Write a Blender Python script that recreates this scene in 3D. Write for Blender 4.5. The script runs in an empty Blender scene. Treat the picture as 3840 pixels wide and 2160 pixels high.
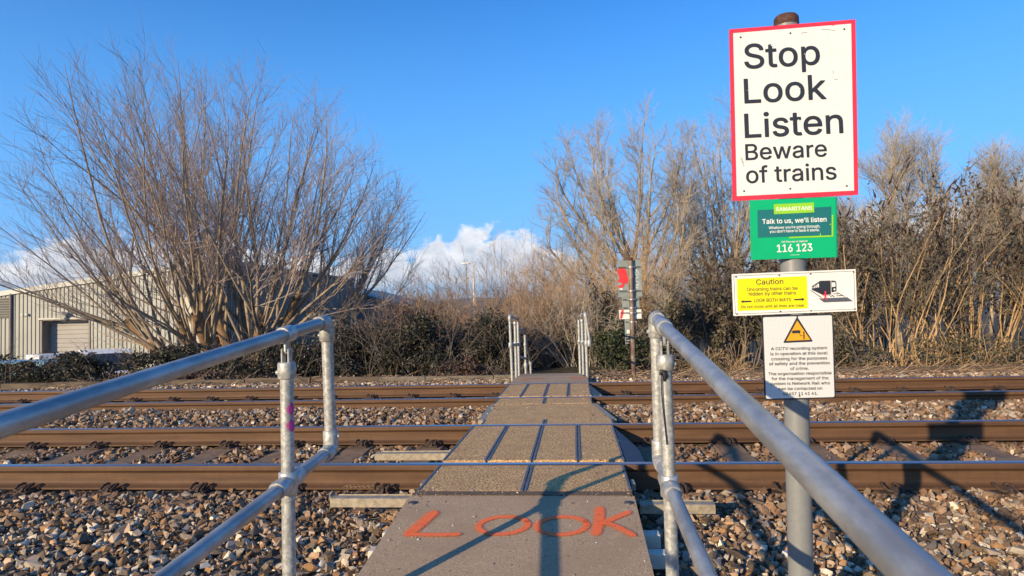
import bpy, bmesh, math, os
import numpy as np
from mathutils import Vector, Matrix
from mathutils.geometry import delaunay_2d_cdt

# ------------------------------------------------------------------ camera, sky, sun, exposure
scene = bpy.context.scene
COL = scene.collection
R = math.radians
SUN_AZ, SUN_EL = R(35.4), R(15.8)          # light travels towards +X/+Y, coming from behind left

cam_d = bpy.data.cameras.new("camera")
cam_d.sensor_width = 36.0
cam_d.lens = 22.5
cam_d.clip_start = 0.05
cam_d.clip_end = 9000.0
cam = bpy.data.objects.new("camera", cam_d)
COL.objects.link(cam)
_p, _r, _y = R(2.28), R(-1.5), R(5.55)
_fw = Vector((-math.sin(_y) * math.cos(_p), math.cos(_y) * math.cos(_p), math.sin(_p)))
_ri = Vector((math.cos(_y), math.sin(_y), 0.0))
_up = _ri.cross(_fw)
_ri2 = _ri * math.cos(_r) + _up * math.sin(_r)
_up2 = _up * math.cos(_r) - _ri * math.sin(_r)
_m = Matrix((( _ri2.x, _up2.x, -_fw.x, 0.0), (_ri2.y, _up2.y, -_fw.y, 0.0), (_ri2.z, _up2.z, -_fw.z, 1.017), (0, 0, 0, 1)))
cam.matrix_world = _m
cam_d.dof.use_dof = True
cam_d.dof.focus_distance = 4.0
cam_d.dof.aperture_fstop = 9.0
scene.camera = cam

world = bpy.data.worlds.new("World")
scene.world = world
world.use_nodes = True


def nd(nt, kind, props=None, **ins):
    n = nt.nodes.new(kind)
    for k, v in (props or {}).items():
        setattr(n, k, v)
    for k, v in ins.items():
        key = int(k[1:]) if k[0] == "i" and k[1:].isdigit() else k.replace("_", " ")
        s = n.inputs[key]
        if isinstance(v, bpy.types.NodeSocket):
            nt.links.new(v, s)
        else:
            s.default_value = v
    return n


def mth(nt, op, a, b=0.0, c=0.0, clamp=False):
    n = nd(nt, "ShaderNodeMath", {"operation": op, "use_clamp": clamp}, i0=a, i1=b, i2=c)
    return n.outputs[0]


def sstep(nt, x, lo, hi):
    n = nd(nt, "ShaderNodeMapRange", {"interpolation_type": "SMOOTHSTEP"}, Value=x, From_Min=lo, From_Max=hi)
    return n.outputs[0]


def mixc(nt, f, a, b):
    n = nt.nodes.new("ShaderNodeMix")
    n.data_type = "RGBA"
    for i, v in ((0, f), (6, a), (7, b)):
        if isinstance(v, bpy.types.NodeSocket):
            nt.links.new(v, n.inputs[i])
        else:
            n.inputs[i].default_value = v if i == 0 else (v if len(v) == 4 else (*v, 1.0))
    return n.outputs[2]


def build_world():
    nt = world.node_tree
    bg = nt.nodes["Background"]
    sky = nd(nt, "ShaderNodeTexSky", {"sky_type": "NISHITA", "sun_disc": False, "sun_elevation": SUN_EL,
                                      "sun_rotation": math.pi + SUN_AZ, "altitude": 60.0, "air_density": 1.0,
                                      "dust_density": 0.1, "ozone_density": 3.0})
    hs = nd(nt, "ShaderNodeHueSaturation", Hue=0.512, Saturation=1.34, Value=1.0, Color=sky.outputs[0])
    tc = nd(nt, "ShaderNodeTexCoord")
    sx = nd(nt, "ShaderNodeSeparateXYZ", Vector=tc.outputs["Generated"])
    az = mth(nt, "ARCTAN2", sx.outputs[0], sx.outputs[1])
    el = mth(nt, "ARCSINE", sx.outputs[2])
    # cumulus band low over the horizon, all the way round
    v1 = nd(nt, "ShaderNodeCombineXYZ", X=mth(nt, "MULTIPLY_ADD", az, 3.4, 4.5), Y=7.3, Z=2.1)
    big = nd(nt, "ShaderNodeTexNoise", {"noise_dimensions": "3D"}, Vector=v1.outputs[0], Scale=1.0, Detail=1.5, Roughness=0.5)
    v2 = nd(nt, "ShaderNodeCombineXYZ", X=mth(nt, "MULTIPLY", az, 20.0), Y=mth(nt, "MULTIPLY", el, 26.0), Z=4.4)
    puff = nd(nt, "ShaderNodeTexNoise", {"noise_dimensions": "3D"}, Vector=v2.outputs[0], Scale=1.0, Detail=7.0, Roughness=0.56, Distortion=0.35)
    top = mth(nt, "MULTIPLY_ADD", sstep(nt, big.outputs[0], 0.30, 0.66), 0.110, 0.024)
    top = mth(nt, "MULTIPLY_ADD", mth(nt, "SUBTRACT", puff.outputs[0], 0.5), 0.13, top)
    d_top = sstep(nt, mth(nt, "SUBTRACT", top, el), 0.0, 0.018)
    base = mth(nt, "MULTIPLY_ADD", puff.outputs[0], 0.012, 0.036)
    d_base = sstep(nt, mth(nt, "SUBTRACT", el, base), -0.004, 0.016)
    dens = mth(nt, "MULTIPLY", mth(nt, "MULTIPLY", d_top, d_base), 0.88)
    v3 = nd(nt, "ShaderNodeCombineXYZ", X=mth(nt, "MULTIPLY", az, 34.0), Y=mth(nt, "MULTIPLY", el, 50.0), Z=1.2)
    shade = nd(nt, "ShaderNodeTexNoise", {"noise_dimensions": "3D"}, Vector=v3.outputs[0], Scale=1.0, Detail=4.0, Roughness=0.55)
    lit = mth(nt, "MULTIPLY_ADD", sstep(nt, mth(nt, "SUBTRACT", top, el), 0.055, 0.0), 0.6, mth(nt, "MULTIPLY", sstep(nt, shade.outputs[0], 0.35, 0.68), 0.5), clamp=True)
    ccol = mixc(nt, lit, (2.6, 2.8, 3.1), (4.9, 4.75, 4.6))
    mid = mixc(nt, mth(nt, "MULTIPLY", sstep(nt, el, 0.60, 0.03), 0.82), hs.outputs[0], (0.58, 2.02, 4.45))
    low = mixc(nt, mth(nt, "MULTIPLY", sstep(nt, el, 0.13, 0.0), 0.85), mid, (1.75, 2.65, 3.45))
    col = mixc(nt, dens, low, ccol)
    nt.links.new(col, bg.inputs[0])
    bg.inputs[1].default_value = 0.122


build_world()

sun_d = bpy.data.lights.new("sun", "SUN")
sun_d.energy = 3.15
sun_d.angle = R(0.53)
sun_d.color = (1.0, 0.79, 0.52)
sun = bpy.data.objects.new("sun", sun_d)
COL.objects.link(sun)
sun.location = (-30, -40, 25)
sun.rotation_euler = Vector((math.sin(SUN_AZ) * math.cos(SUN_EL), math.cos(SUN_AZ) * math.cos(SUN_EL), -math.sin(SUN_EL))).to_track_quat("-Z", "Y").to_euler()

scene.view_settings.view_transform = "Standard"
scene.view_settings.look = "None"
scene.view_settings.exposure = 1.0
scene.view_settings.gamma = 1.0
scene.cycles.use_denoising = True
scene.cycles.max_bounces = 5
scene.cycles.diffuse_bounces = 3
scene.cycles.transparent_max_bounces = 6

# ------------------------------------------------------------------ helpers
MATS = {}


def rgba(c):
    return (c[0], c[1], c[2], 1.0)


def new_mat(name):
    m = bpy.data.materials.new(name)
    m.use_nodes = True
    MATS[name] = m
    nt = m.node_tree
    return nt, nt.nodes["Principled BSDF"]


def wpos(nt, sc=(1, 1, 1)):
    g = nd(nt, "ShaderNodeNewGeometry")
    if sc == (1, 1, 1):
        return g.outputs["Position"]
    return nd(nt, "ShaderNodeVectorMath", {"operation": "MULTIPLY"}, i0=g.outputs["Position"], i1=sc).outputs[0]


def noise(nt, scale, detail=4.0, rough=0.55, sc=(1, 1, 1), dist=0.0):
    return nd(nt, "ShaderNodeTexNoise", Vector=wpos(nt, sc), Scale=scale, Detail=detail, Roughness=rough, Distortion=dist).outputs[0]


def ramp(nt, fac, stops):
    n = nt.nodes.new("ShaderNodeValToRGB")
    nt.links.new(fac, n.inputs[0])
    e = n.color_ramp.elements
    while len(e) < len(stops):
        e.new(0.5)
    for k, (p, c) in enumerate(stops):
        e[k].position = p
        e[k].color = rgba(c)
    return n.outputs[0]


def bump(nt, bsdf, h, strength=0.4, dist=0.004):
    b = nd(nt, "ShaderNodeBump", Strength=strength, Distance=dist, Height=h)
    nt.links.new(b.outputs[0], bsdf.inputs["Normal"])


def simple(name, c, rough=0.6, metal=0.0, var=0.18, scale=9.0, bmp=0.0, bscale=60.0, spec=0.5, c2=None, sc=(1, 1, 1)):
    nt, b = new_mat(name)
    f = noise(nt, scale, 6.0, 0.6, sc)
    c2 = c2 or tuple(x * (1 - var * 1.6) for x in c)
    hi = tuple(min(1.0, x * (1 + var)) for x in c)
    nt.links.new(ramp(nt, f, [(0.3, c2), (0.55, c), (0.75, hi)]), b.inputs["Base Color"])
    b.inputs["Roughness"].default_value = rough
    b.inputs["Metallic"].default_value = metal
    b.inputs["Specular IOR Level"].default_value = spec
    if bmp:
        bump(nt, b, noise(nt, bscale, 3.0), bmp, 0.004)
    return MATS[name]


def attr_mat(name, rough=0.8, nscale=30.0, bmp=0.0, translucent=0.0, lo=0.65, spec=0.4, bdist=0.004):
    nt, b = new_mat(name)
    a = nd(nt, "ShaderNodeAttribute", {"attribute_name": "col"})
    f = noise(nt, nscale, 4.0, 0.6)
    sc = mth(nt, "MULTIPLY_ADD", f, 2 * (1 - lo), lo)
    c = nd(nt, "ShaderNodeVectorMath", {"operation": "SCALE"}, i0=a.outputs["Color"], Scale=sc)
    nt.links.new(c.outputs[0], b.inputs["Base Color"])
    b.inputs["Roughness"].default_value = rough
    b.inputs["Specular IOR Level"].default_value = spec
    if bmp:
        bump(nt, b, noise(nt, nscale * 2.5, 4.0), bmp, bdist)
    if translucent:
        t = nd(nt, "ShaderNodeBsdfTranslucent", Color=c.outputs[0])
        mx = nd(nt, "ShaderNodeMixShader", i0=translucent, i1=b.outputs[0], i2=t.outputs[0])
        nt.links.new(mx.outputs[0], nt.nodes["Material Output"].inputs[0])
    return MATS[name]


def link(o, parent=None):
    COL.objects.link(o)
    if parent is not None:
        o.parent = parent
    return o


def tag(o, label=None, cat=None, group=None, kind=None):
    for k, v in (("label", label), ("category", cat), ("group", group), ("kind", kind)):
        if v:
            o[k] = v
    return o


def empty(name, loc=(0, 0, 0), label=None, cat=None, group=None, rz=0.0):
    o = bpy.data.objects.new(name, None)
    o.location = loc
    o.rotation_euler = (0, 0, rz)
    o.empty_display_size = 0.2
    link(o)
    return tag(o, label, cat, group)


def copy_tree(o, parent=None):
    c = o.copy()
    COL.objects.link(c)
    c.parent = parent
    for ch in o.children:
        copy_tree(ch, c)
    return c


class MB:
    """collects boxes, tubes, prisms and lathes into one mesh"""

    def __init__(self):
        self.v, self.f, self.m, self.s = [], [], [], []

    def add(self, V, F, mi=0, smooth=False, M=None):
        o = len(self.v)
        if M is not None:
            V = [tuple(M @ Vector(p)) for p in V]
        self.v.extend(tuple(map(float, p)) for p in V)
        for f in F:
            self.f.append(tuple(o + i for i in f))
            self.m.append(mi)
            self.s.append(smooth)
        return self

    def box(self, c, s, ch=0.0, mi=0, M=None):
        hx, hy, hz = s[0] / 2, s[1] / 2, s[2] / 2
        cx, cy, cz = c
        if ch <= 0:
            V = [(cx + a * hx, cy + b * hy, cz + d * hz) for a in (-1, 1) for b in (-1, 1) for d in (-1, 1)]
            F = [(0, 1, 3, 2), (4, 6, 7, 5), (0, 4, 5, 1), (2, 3, 7, 6), (0, 2, 6, 4), (1, 5, 7, 3)]
            return self.add(V, F, mi, M=M)
        bm = bmesh.new()
        bmesh.ops.create_cube(bm, size=1.0)
        for v in bm.verts:
            v.co = Vector((v.co.x * s[0] + cx, v.co.y * s[1] + cy, v.co.z * s[2] + cz))
        bmesh.ops.bevel(bm, geom=list(bm.edges), offset=min(ch, min(s) * 0.45), segments=1, profile=0.5, affect="EDGES")
        bm.verts.index_update()
        V = [tuple(v.co) for v in bm.verts]
        F = [tuple(v.index for v in f.verts) for f in bm.faces]
        bm.free()
        return self.add(V, F, mi, M=M)

    def tube(self, pts, r, n=12, mi=0, caps=True, smooth=True):
        pts = [Vector(p) for p in pts]
        rs = r if isinstance(r, (list, tuple)) else [r] * len(pts)
        V, F = [], []
        prev = None
        for i, p in enumerate(pts):
            t = (pts[min(i + 1, len(pts) - 1)] - pts[max(i - 1, 0)]).normalized()
            if prev is None:
                ref = Vector((0, 0, 1)) if abs(t.z) < 0.9 else Vector((1, 0, 0))
                u = t.cross(ref).normalized()
            else:
                u = (prev - t * prev.dot(t)).normalized()
            prev = u
            w = t.cross(u)
            for k in range(n):
                a = 2 * math.pi * k / n
                V.append(tuple(p + (u * math.cos(a) + w * math.sin(a)) * rs[i]))
        for i in range(len(pts) - 1):
            for k in range(n):
                k2 = (k + 1) % n
                F.append((i * n + k, i * n + k2, (i + 1) * n + k2, (i + 1) * n + k))
        self.add(V, F, mi, smooth)
        if caps:
            self.add([V[k] for k in range(n)], [tuple(reversed(range(n)))], mi)
            e = (len(pts) - 1) * n
            self.add([V[e + k] for k in range(n)], [tuple(range(n))], mi)
        return self

    def prism(self, poly, a, b, axis="X", mi=0, M=None):
        """poly is a closed 2-D outline in the plane across the axis"""
        def P(q, t):
            return {"X": (t, q[0], q[1]), "Y": (q[0], t, q[1]), "Z": (q[0], q[1], t)}[axis]
        n = len(poly)
        V = [P(q, a) for q in poly] + [P(q, b) for q in poly]
        F = [(i, (i + 1) % n, n + (i + 1) % n, n + i) for i in range(n)]
        F += [tuple(reversed(range(n))), tuple(range(n, 2 * n))]
        return self.add(V, F, mi, M=M)

    def mesh(self, name, mats):
        me = bpy.data.meshes.new(name)
        me.from_pydata(self.v, [], self.f)
        for m in (mats if isinstance(mats, (list, tuple)) else [mats]):
            me.materials.append(MATS[m] if isinstance(m, str) else m)
        me.polygons.foreach_set("material_index", self.m)
        me.polygons.foreach_set("use_smooth", self.s)
        bm = bmesh.new()
        bm.from_mesh(me)
        bmesh.ops.recalc_face_normals(bm, faces=list(bm.faces))
        bm.to_mesh(me)
        bm.free()
        me.update()
        return me

    def build(self, name, mats, parent=None, loc=None, label=None):
        o = bpy.data.objects.new(name, self.mesh(name, mats))
        if loc:
            o.location = loc
        link(o, parent)
        if label:
            o["label"] = label
        return o


def np_mesh(name, V, F, mat, col=None, smooth=False):
    V = np.ascontiguousarray(V, dtype=np.float32)
    F = np.ascontiguousarray(F, dtype=np.int32)
    me = bpy.data.meshes.new(name)
    k = F.shape[1]
    me.vertices.add(len(V))
    me.vertices.foreach_set("co", V.ravel())
    me.loops.add(F.size)
    me.loops.foreach_set("vertex_index", F.ravel())
    me.polygons.add(len(F))
    me.polygons.foreach_set("loop_start", np.arange(0, F.size, k, dtype=np.int32))
    me.polygons.foreach_set("loop_total", np.full(len(F), k, dtype=np.int32))
    me.polygons.foreach_set("use_smooth", np.full(len(F), bool(smooth)))
    me.update(calc_edges=True)
    if col is not None:
        a = me.attributes.new("col", "FLOAT_COLOR", "POINT")
        c = np.ones((len(V), 4), dtype=np.float32)
        c[:, :3] = col
        a.data.foreach_set("color", c.ravel())
    me.materials.append(MATS[mat])
    return me


def obj(name, me, parent=None, loc=None):
    o = bpy.data.objects.new(name, me)
    if loc is not None:
        o.location = loc
    return link(o, parent)


def fbm(x, y, seed=0, f=1.0, oct=4):
    """cheap smooth pseudo-noise from sines"""
    r = np.random.default_rng(seed)
    z = np.zeros_like(np.asarray(x, dtype=float))
    a = 1.0
    for o in range(oct):
        for _ in range(3):
            t, p = r.uniform(0, 6.28), r.uniform(0, 6.28)
            z = z + a * np.sin((x * math.cos(t) + y * math.sin(t)) * f + p) / 3
        a *= 0.5
        f *= 2.1
    return z

# ------------------------------------------------------------------ materials
def build_materials():
    simple("galv", (0.50, 0.50, 0.47), 0.42, 0.55, 0.16, 38.0, 0.12, 90.0)
    nt, b = new_mat("galv_post")
    f = noise(nt, 55.0, 5.0, 0.6)
    g = noise(nt, 7.0, 4.0, 0.6, (1, 1, 0.4))
    c = mixc(nt, sstep(nt, f, 0.42, 0.62), (0.34, 0.34, 0.31), (0.54, 0.54, 0.49))
    c = mixc(nt, mth(nt, "MULTIPLY", sstep(nt, g, 0.52, 0.75), 0.5), c, (0.27, 0.255, 0.20))
    nt.links.new(c, b.inputs["Base Color"])
    b.inputs["Metallic"].default_value = 0.35
    b.inputs["Roughness"].default_value = 0.5
    bump(nt, b, f, 0.15, 0.002)
    nt, b = new_mat("galv_rail")
    f = noise(nt, 16.0, 7.0, 0.68, (1, 0.4, 1))
    c = mixc(nt, sstep(nt, f, 0.35, 0.7), (0.29, 0.295, 0.285), (0.50, 0.50, 0.47))
    g = noise(nt, 11.0, 5.0, 0.65, (1, 0.5, 1))
    c = mixc(nt, mth(nt, "MULTIPLY", sstep(nt, g, 0.6, 0.72), 0.55), c, (0.40, 0.42, 0.31))
    nt.links.new(c, b.inputs["Base Color"])
    b.inputs["Metallic"].default_value = 0.5
    nt.links.new(mth(nt, "MULTIPLY_ADD", f, 0.25, 0.30), b.inputs["Roughness"])
    bump(nt, b, noise(nt, 45.0, 4.0), 0.1, 0.002)
    simple("paint_grey", (0.27, 0.275, 0.26), 0.5, 0.0, 0.12, 6.0, 0.08, 40.0)
    nt, b = new_mat("pole_paint")
    f = noise(nt, 13.0, 6.0, 0.62, (1, 1, 0.45))
    g = noise(nt, 60.0, 3.0)
    c = mixc(nt, g, (0.185, 0.19, 0.18), (0.25, 0.255, 0.24))
    c = mixc(nt, sstep(nt, f, 0.69, 0.73), c, (0.14, 0.055, 0.03))
    nt.links.new(c, b.inputs["Base Color"])
    b.inputs["Roughness"].default_value = 0.45
    bump(nt, b, g, 0.08, 0.002)
    nt, b = new_mat("pole_rusty")
    f = noise(nt, 5.0, 6.0, 0.65, (1, 1, 0.8))
    c = mixc(nt, sstep(nt, f, 0.40, 0.62), (0.30, 0.23, 0.17), (0.13, 0.07, 0.045))
    nt.links.new(c, b.inputs["Base Color"])
    b.inputs["Roughness"].default_value = 0.65
    b.inputs["Metallic"].default_value = 0.2
    simple("rust_dark", (0.10, 0.045, 0.03), 0.85, 0.1, 0.4, 60.0, 0.4, 120.0)
    # rails
    nt, b = new_mat("rail_rust")
    f = noise(nt, 3.0, 6.0, 0.6, (0.5, 1, 6))
    g = noise(nt, 90.0, 4.0, 0.6)
    h = noise(nt, 25.0, 5.0, 0.6, (1, 1, 0.25))
    c = mixc(nt, sstep(nt, f, 0.3, 0.7), (0.084, 0.040, 0.016), (0.135, 0.068, 0.028))
    c = mixc(nt, mth(nt, "MULTIPLY", sstep(nt, h, 0.45, 0.75), 0.5), c, (0.075, 0.037, 0.016))
    c = mixc(nt, mth(nt, "MULTIPLY", sstep(nt, g, 0.6, 0.75), 0.35), c, (0.21, 0.12, 0.06))
    nt.links.new(c, b.inputs["Base Color"])
    b.inputs["Roughness"].default_value = 0.75
    bump(nt, b, g, 0.12, 0.002)
    nt, b = new_mat("rail_steel")
    f = noise(nt, 40.0, 4.0, 0.6, (0.12, 2.2, 1))
    nt.links.new(mixc(nt, f, (0.42, 0.425, 0.43), (0.62, 0.62, 0.62)), b.inputs["Base Color"])
    b.inputs["Metallic"].default_value = 1.0
    nt.links.new(mth(nt, "MULTIPLY_ADD", f, 0.22, 0.22), b.inputs["Roughness"])
    simple("clip_iron", (0.085, 0.055, 0.036), 0.8, 0.2, 0.35, 70.0, 0.3, 150.0)
    simple("sleeper_conc", (0.26, 0.158, 0.080), 0.9, 0.0, 0.25, 14.0, 0.35, 120.0, c2=(0.14, 0.092, 0.058))
    attr_mat("ballast_stone", 0.88, 40.0, 0.0, lo=0.60, spec=0.3)
    simple("ballast_bed", (0.19, 0.135, 0.09), 0.95, 0.0, 0.5, 30.0, 0.8, 60.0, spec=0.2)
    # decks
    nt, b = new_mat("deck_grit")
    vo = nd(nt, "ShaderNodeTexVoronoi", Vector=wpos(nt), Scale=85.0)
    g = noise(nt, 190.0, 2.0)
    w = noise(nt, 5.0, 5.0, 0.62)
    c = mixc(nt, sstep(nt, vo.outputs["Distance"], 0.25, 0.75), (0.90, 0.555, 0.215), (0.34, 0.19, 0.07))
    c = mixc(nt, mth(nt, "MULTIPLY", sstep(nt, w, 0.42, 0.70), 0.55), c, (0.44, 0.245, 0.11))
    c = mixc(nt, mth(nt, "MULTIPLY", sstep(nt, g, 0.62, 0.72), 0.6), c, (0.86, 0.62, 0.31))
    nt.links.new(c, b.inputs["Base Color"])
    b.inputs["Roughness"].default_value = 0.9
    bump(nt, b, vo.outputs["Distance"], 0.7, -0.004)
    nt, b = new_mat("ramp_grit")
    g = noise(nt, 150.0, 3.0, 0.75)
    w = noise(nt, 2.6, 5.0, 0.6)
    e = noise(nt, 9.0, 6.0, 0.65)
    c = mixc(nt, sstep(nt, g, 0.40, 0.64), (0.33, 0.225, 0.13), (0.60, 0.43, 0.25))
    c = mixc(nt, mth(nt, "MULTIPLY", sstep(nt, w, 0.42, 0.66), 0.55), c, (0.36, 0.235, 0.135))
    c = mixc(nt, mth(nt, "MULTIPLY", sstep(nt, e, 0.60, 0.74), 0.35), c, (0.66, 0.50, 0.26))
    c = mixc(nt, mth(nt, "MULTIPLY", sstep(nt, e, 0.36, 0.26), 0.5), c, (0.21, 0.14, 0.08))
    nt.links.new(c, b.inputs["Base Color"])
    b.inputs["Roughness"].default_value = 0.92
    bump(nt, b, g, 0.5, 0.003)
    simple("deck_side", (0.16, 0.105, 0.06), 0.9, 0.0, 0.3, 40.0, 0.3, 120.0)
    simple("deck_metal", (0.17, 0.168, 0.172), 0.5, 0.35, 0.25, 20.0)
    simple("galv_dirty", (0.38, 0.32, 0.22), 0.6, 0.2, 0.25, 30.0, 0.2, 80.0)
    simple("support_cream", (0.62, 0.58, 0.47), 0.7, 0.0, 0.1, 12.0)
    simple("bolt_dark", (0.09, 0.085, 0.085), 0.5, 0.4, 0.2, 60.0)
    # sprayed paint with a soft, speckled edge ("edge" attribute 1 in the middle of the stroke)
    for nm, cc in (("spray_orange", (1.0, 0.19, 0.05)), ("spray_red", (0.78, 0.035, 0.045)), ("spray_white", (0.62, 0.66, 0.64)), ("spray_pink", (0.55, 0.06, 0.28)), ("scratch_tan", (0.42, 0.27, 0.13))):
        nt, b = new_mat(nm)
        a = nd(nt, "ShaderNodeAttribute", {"attribute_name": "edge"})
        g = noise(nt, 170.0, 4.0, 0.8)
        al = sstep(nt, mth(nt, "MULTIPLY_ADD", mth(nt, "SUBTRACT", g, 0.5), 2.0, a.outputs["Fac"]), 0.06, 0.66)
        b.inputs["Base Color"].default_value = rgba(cc)
        b.inputs["Roughness"].default_value = 0.75
        wear = sstep(nt, noise(nt, 38.0, 6.0, 0.7), 0.30, 0.50)
        nt.links.new(mth(nt, "MULTIPLY", al, mth(nt, "MULTIPLY_ADD", wear, 0.45, 0.50)), b.inputs["Alpha"])
    # signs
    nt, b = new_mat("sign_white")
    f = noise(nt, 7.0, 6.0, 0.68)
    g = noise(nt, 26.0, 6.0, 0.7)
    c = mixc(nt, mth(nt, "MULTIPLY", sstep(nt, f, 0.55, 0.8), 0.35), (0.76, 0.765, 0.70), (0.60, 0.57, 0.47))
    c = mixc(nt, mth(nt, "MULTIPLY", sstep(nt, g, 0.71, 0.76), 0.5), c, (0.34, 0.31, 0.26))
    st = noise(nt, 34.0, 5.0, 0.65, (1, 1, 0.06))
    c = mixc(nt, mth(nt, "MULTIPLY", sstep(nt, st, 0.54, 0.74), 0.30), c, (0.50, 0.45, 0.34))
    nt.links.new(c, b.inputs["Base Color"])
    b.inputs["Roughness"].default_value = 0.4
    simple("sign_red", (0.78, 0.032, 0.06), 0.4, 0.0, 0.06, 12.0)
    simple("sign_black", (0.022, 0.026, 0.033), 0.45, 0.0, 0.1, 12.0)
    simple("sign_green", (0.0, 0.43, 0.16), 0.35, 0.0, 0.05, 6.0)
    simple("sign_teal", (0.012, 0.155, 0.155), 0.4, 0.0, 0.08, 8.0)
    simple("sign_lime", (0.28, 0.62, 0.02), 0.4, 0.0, 0.05, 8.0)
    simple("sign_text_white", (0.88, 0.88, 0.82), 0.45, 0.0, 0.03, 8.0)
    simple("sign_yellow", (0.90, 0.80, 0.0), 0.4, 0.0, 0.03, 8.0)
    simple("sign_pure", (0.80, 0.78, 0.71), 0.4, 0.0, 0.05, 9.0)
    simple("sign_slate", (0.09, 0.10, 0.12), 0.45, 0.0, 0.05, 9.0)
    nt, b = new_mat("sign_reflective")
    vo = nd(nt, "ShaderNodeTexVoronoi", {"feature": "DISTANCE_TO_EDGE"}, Vector=wpos(nt, (1, 0.0, 1)), Scale=205.0, Randomness=0.0)
    nt.links.new(mixc(nt, sstep(nt, vo.outputs["Distance"], 0.04, 0.2), (0.80, 0.79, 0.72), (0.56, 0.57, 0.56)), b.inputs["Base Color"])
    b.inputs["Roughness"].default_value = 0.35
    nt, b = new_mat("sign_amber")
    vo = nd(nt, "ShaderNodeTexVoronoi", {"feature": "DISTANCE_TO_EDGE"}, Vector=wpos(nt, (1, 0.0, 1)), Scale=205.0, Randomness=0.0)
    nt.links.new(mixc(nt, sstep(nt, vo.outputs["Distance"], 0.04, 0.2), (0.80, 0.45, 0.04), (0.70, 0.31, 0.0)), b.inputs["Base Color"])
    b.inputs["Roughness"].default_value = 0.35
    simple("sign_back", (0.27, 0.31, 0.28), 0.5, 0.25, 0.14, 5.0)
    # ground and plants
    simple("earth", (0.085, 0.070, 0.042), 0.95, 0.0, 0.5, 3.0, 0.5, 20.0, spec=0.15, c2=(0.045, 0.045, 0.022))
    nt, b = new_mat("fields")
    f = noise(nt, 0.02, 5.0, 0.6)
    g = noise(nt, 1.6, 5.0, 0.65)
    c = mixc(nt, sstep(nt, f, 0.42, 0.58), (0.055, 0.075, 0.025), (0.085, 0.07, 0.04))
    c = mixc(nt, mth(nt, "MULTIPLY", g, 0.5), c, (0.045, 0.045, 0.02))
    nt.links.new(c, b.inputs["Base Color"])
    b.inputs["Roughness"].default_value = 1.0
    simple("tarmac", (0.06, 0.06, 0.058), 0.9, 0.0, 0.2, 2.0, 0.2, 30.0)
    simple("bark_willow", (0.26, 0.165, 0.09), 0.9, 0.0, 0.35, 9.0, 0.8, 26.0, spec=0.2, sc=(1, 1, 0.35))
    simple("limb_willow", (0.36, 0.285, 0.20), 0.85, 0.0, 0.3, 3.0, spec=0.2)
    simple("twig_willow", (0.45, 0.355, 0.30), 0.8, 0.0, 0.25, 0.8, spec=0.25)
    simple("bark_grey", (0.43, 0.335, 0.225), 0.9, 0.0, 0.3, 5.0, 0.5, 20.0, spec=0.2)
    simple("twig_grey", (0.46, 0.395, 0.30), 0.85, 0.0, 0.25, 0.7, spec=0.2)
    simple("twig_red", (0.36, 0.24, 0.155), 0.85, 0.0, 0.3, 1.5, spec=0.2)
    simple("twig_gold", (0.56, 0.38, 0.21), 0.85, 0.0, 0.3, 1.2, spec=0.2)
    simple("cane_tan", (0.52, 0.345, 0.17), 0.8, 0.0, 0.35, 2.5, spec=0.2)
    simple("cane_brown", (0.235, 0.19, 0.145), 0.85, 0.0, 0.35, 2.5, spec=0.2)
    simple("seed_brown", (0.062, 0.034, 0.028), 0.9, 0.0, 0.3, 8.0, spec=0.15)
    attr_mat("leaf", 0.5, 3.0, translucent=0.22, lo=0.6, spec=0.45)
    attr_mat("litter", 0.85, 6.0, lo=0.6, spec=0.3)
    simple("timber", (0.125, 0.092, 0.06), 0.9, 0.0, 0.35, 6.0, 0.5, 30.0, sc=(0.25, 1, 1))
    simple("edging_conc", (0.185, 0.155, 0.115), 0.9, 0.0, 0.25, 7.0, 0.3, 40.0)
    # buildings and vehicles
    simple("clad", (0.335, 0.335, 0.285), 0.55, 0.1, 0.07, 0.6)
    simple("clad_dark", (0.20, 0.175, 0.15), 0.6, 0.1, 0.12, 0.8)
    simple("clad_cream", (0.54, 0.50, 0.37), 0.6, 0.0, 0.08, 0.7)
    simple("roof_grey", (0.22, 0.22, 0.20), 0.6, 0.1, 0.15, 0.5)
    simple("trim_pale", (0.55, 0.54, 0.46), 0.55, 0.0, 0.08, 1.0)
    simple("door_grey", (0.35, 0.33, 0.30), 0.6, 0.0, 0.06, 1.0)
    simple("louvre", (0.24, 0.245, 0.22), 0.55, 0.2, 0.1, 2.0)
    simple("van_white", (0.78, 0.78, 0.76), 0.3, 0.0, 0.04, 1.0)
    simple("van_green", (0.20, 0.50, 0.035), 0.35, 0.0, 0.06, 2.0)
    simple("glass_dark", (0.03, 0.035, 0.04), 0.08, 0.0, 0.1, 1.0, spec=0.8)
    simple("tyre", (0.02, 0.02, 0.02), 0.85, 0.0, 0.1, 10.0)
    simple("pale_blue", (0.22, 0.38, 0.46), 0.6, 0.0, 0.15, 1.5)
    simple("lamp_steel", (0.55, 0.53, 0.47), 0.5, 0.2, 0.08, 4.0)
    simple("black_plastic", (0.012, 0.012, 0.013), 0.5, 0.0, 0.1, 20.0)


build_materials()


# ------------------------------------------------------------------ terrain
BP = np.array([(-2, -0.45), (0.5, -0.36), (2.0, -0.275), (3.4, -0.205), (4.15, -0.165), (4.40, -0.187), (5.85, -0.187), (6.0, -0.15), (6.45, -0.075),
               (7.0, -0.045), (7.45, -0.08), (7.68, -0.125), (7.85, -0.187), (9.2, -0.187), (9.4, -0.15), (10.4, -0.115), (11.4, -0.20), (12.3, -0.28), (13.5, -0.31), (40, -0.31)])


def bz(x, y):
    return np.interp(y, BP[:, 0], BP[:, 1]) + 0.012 * fbm(x, y, 5, 2.6, 3)


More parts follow.
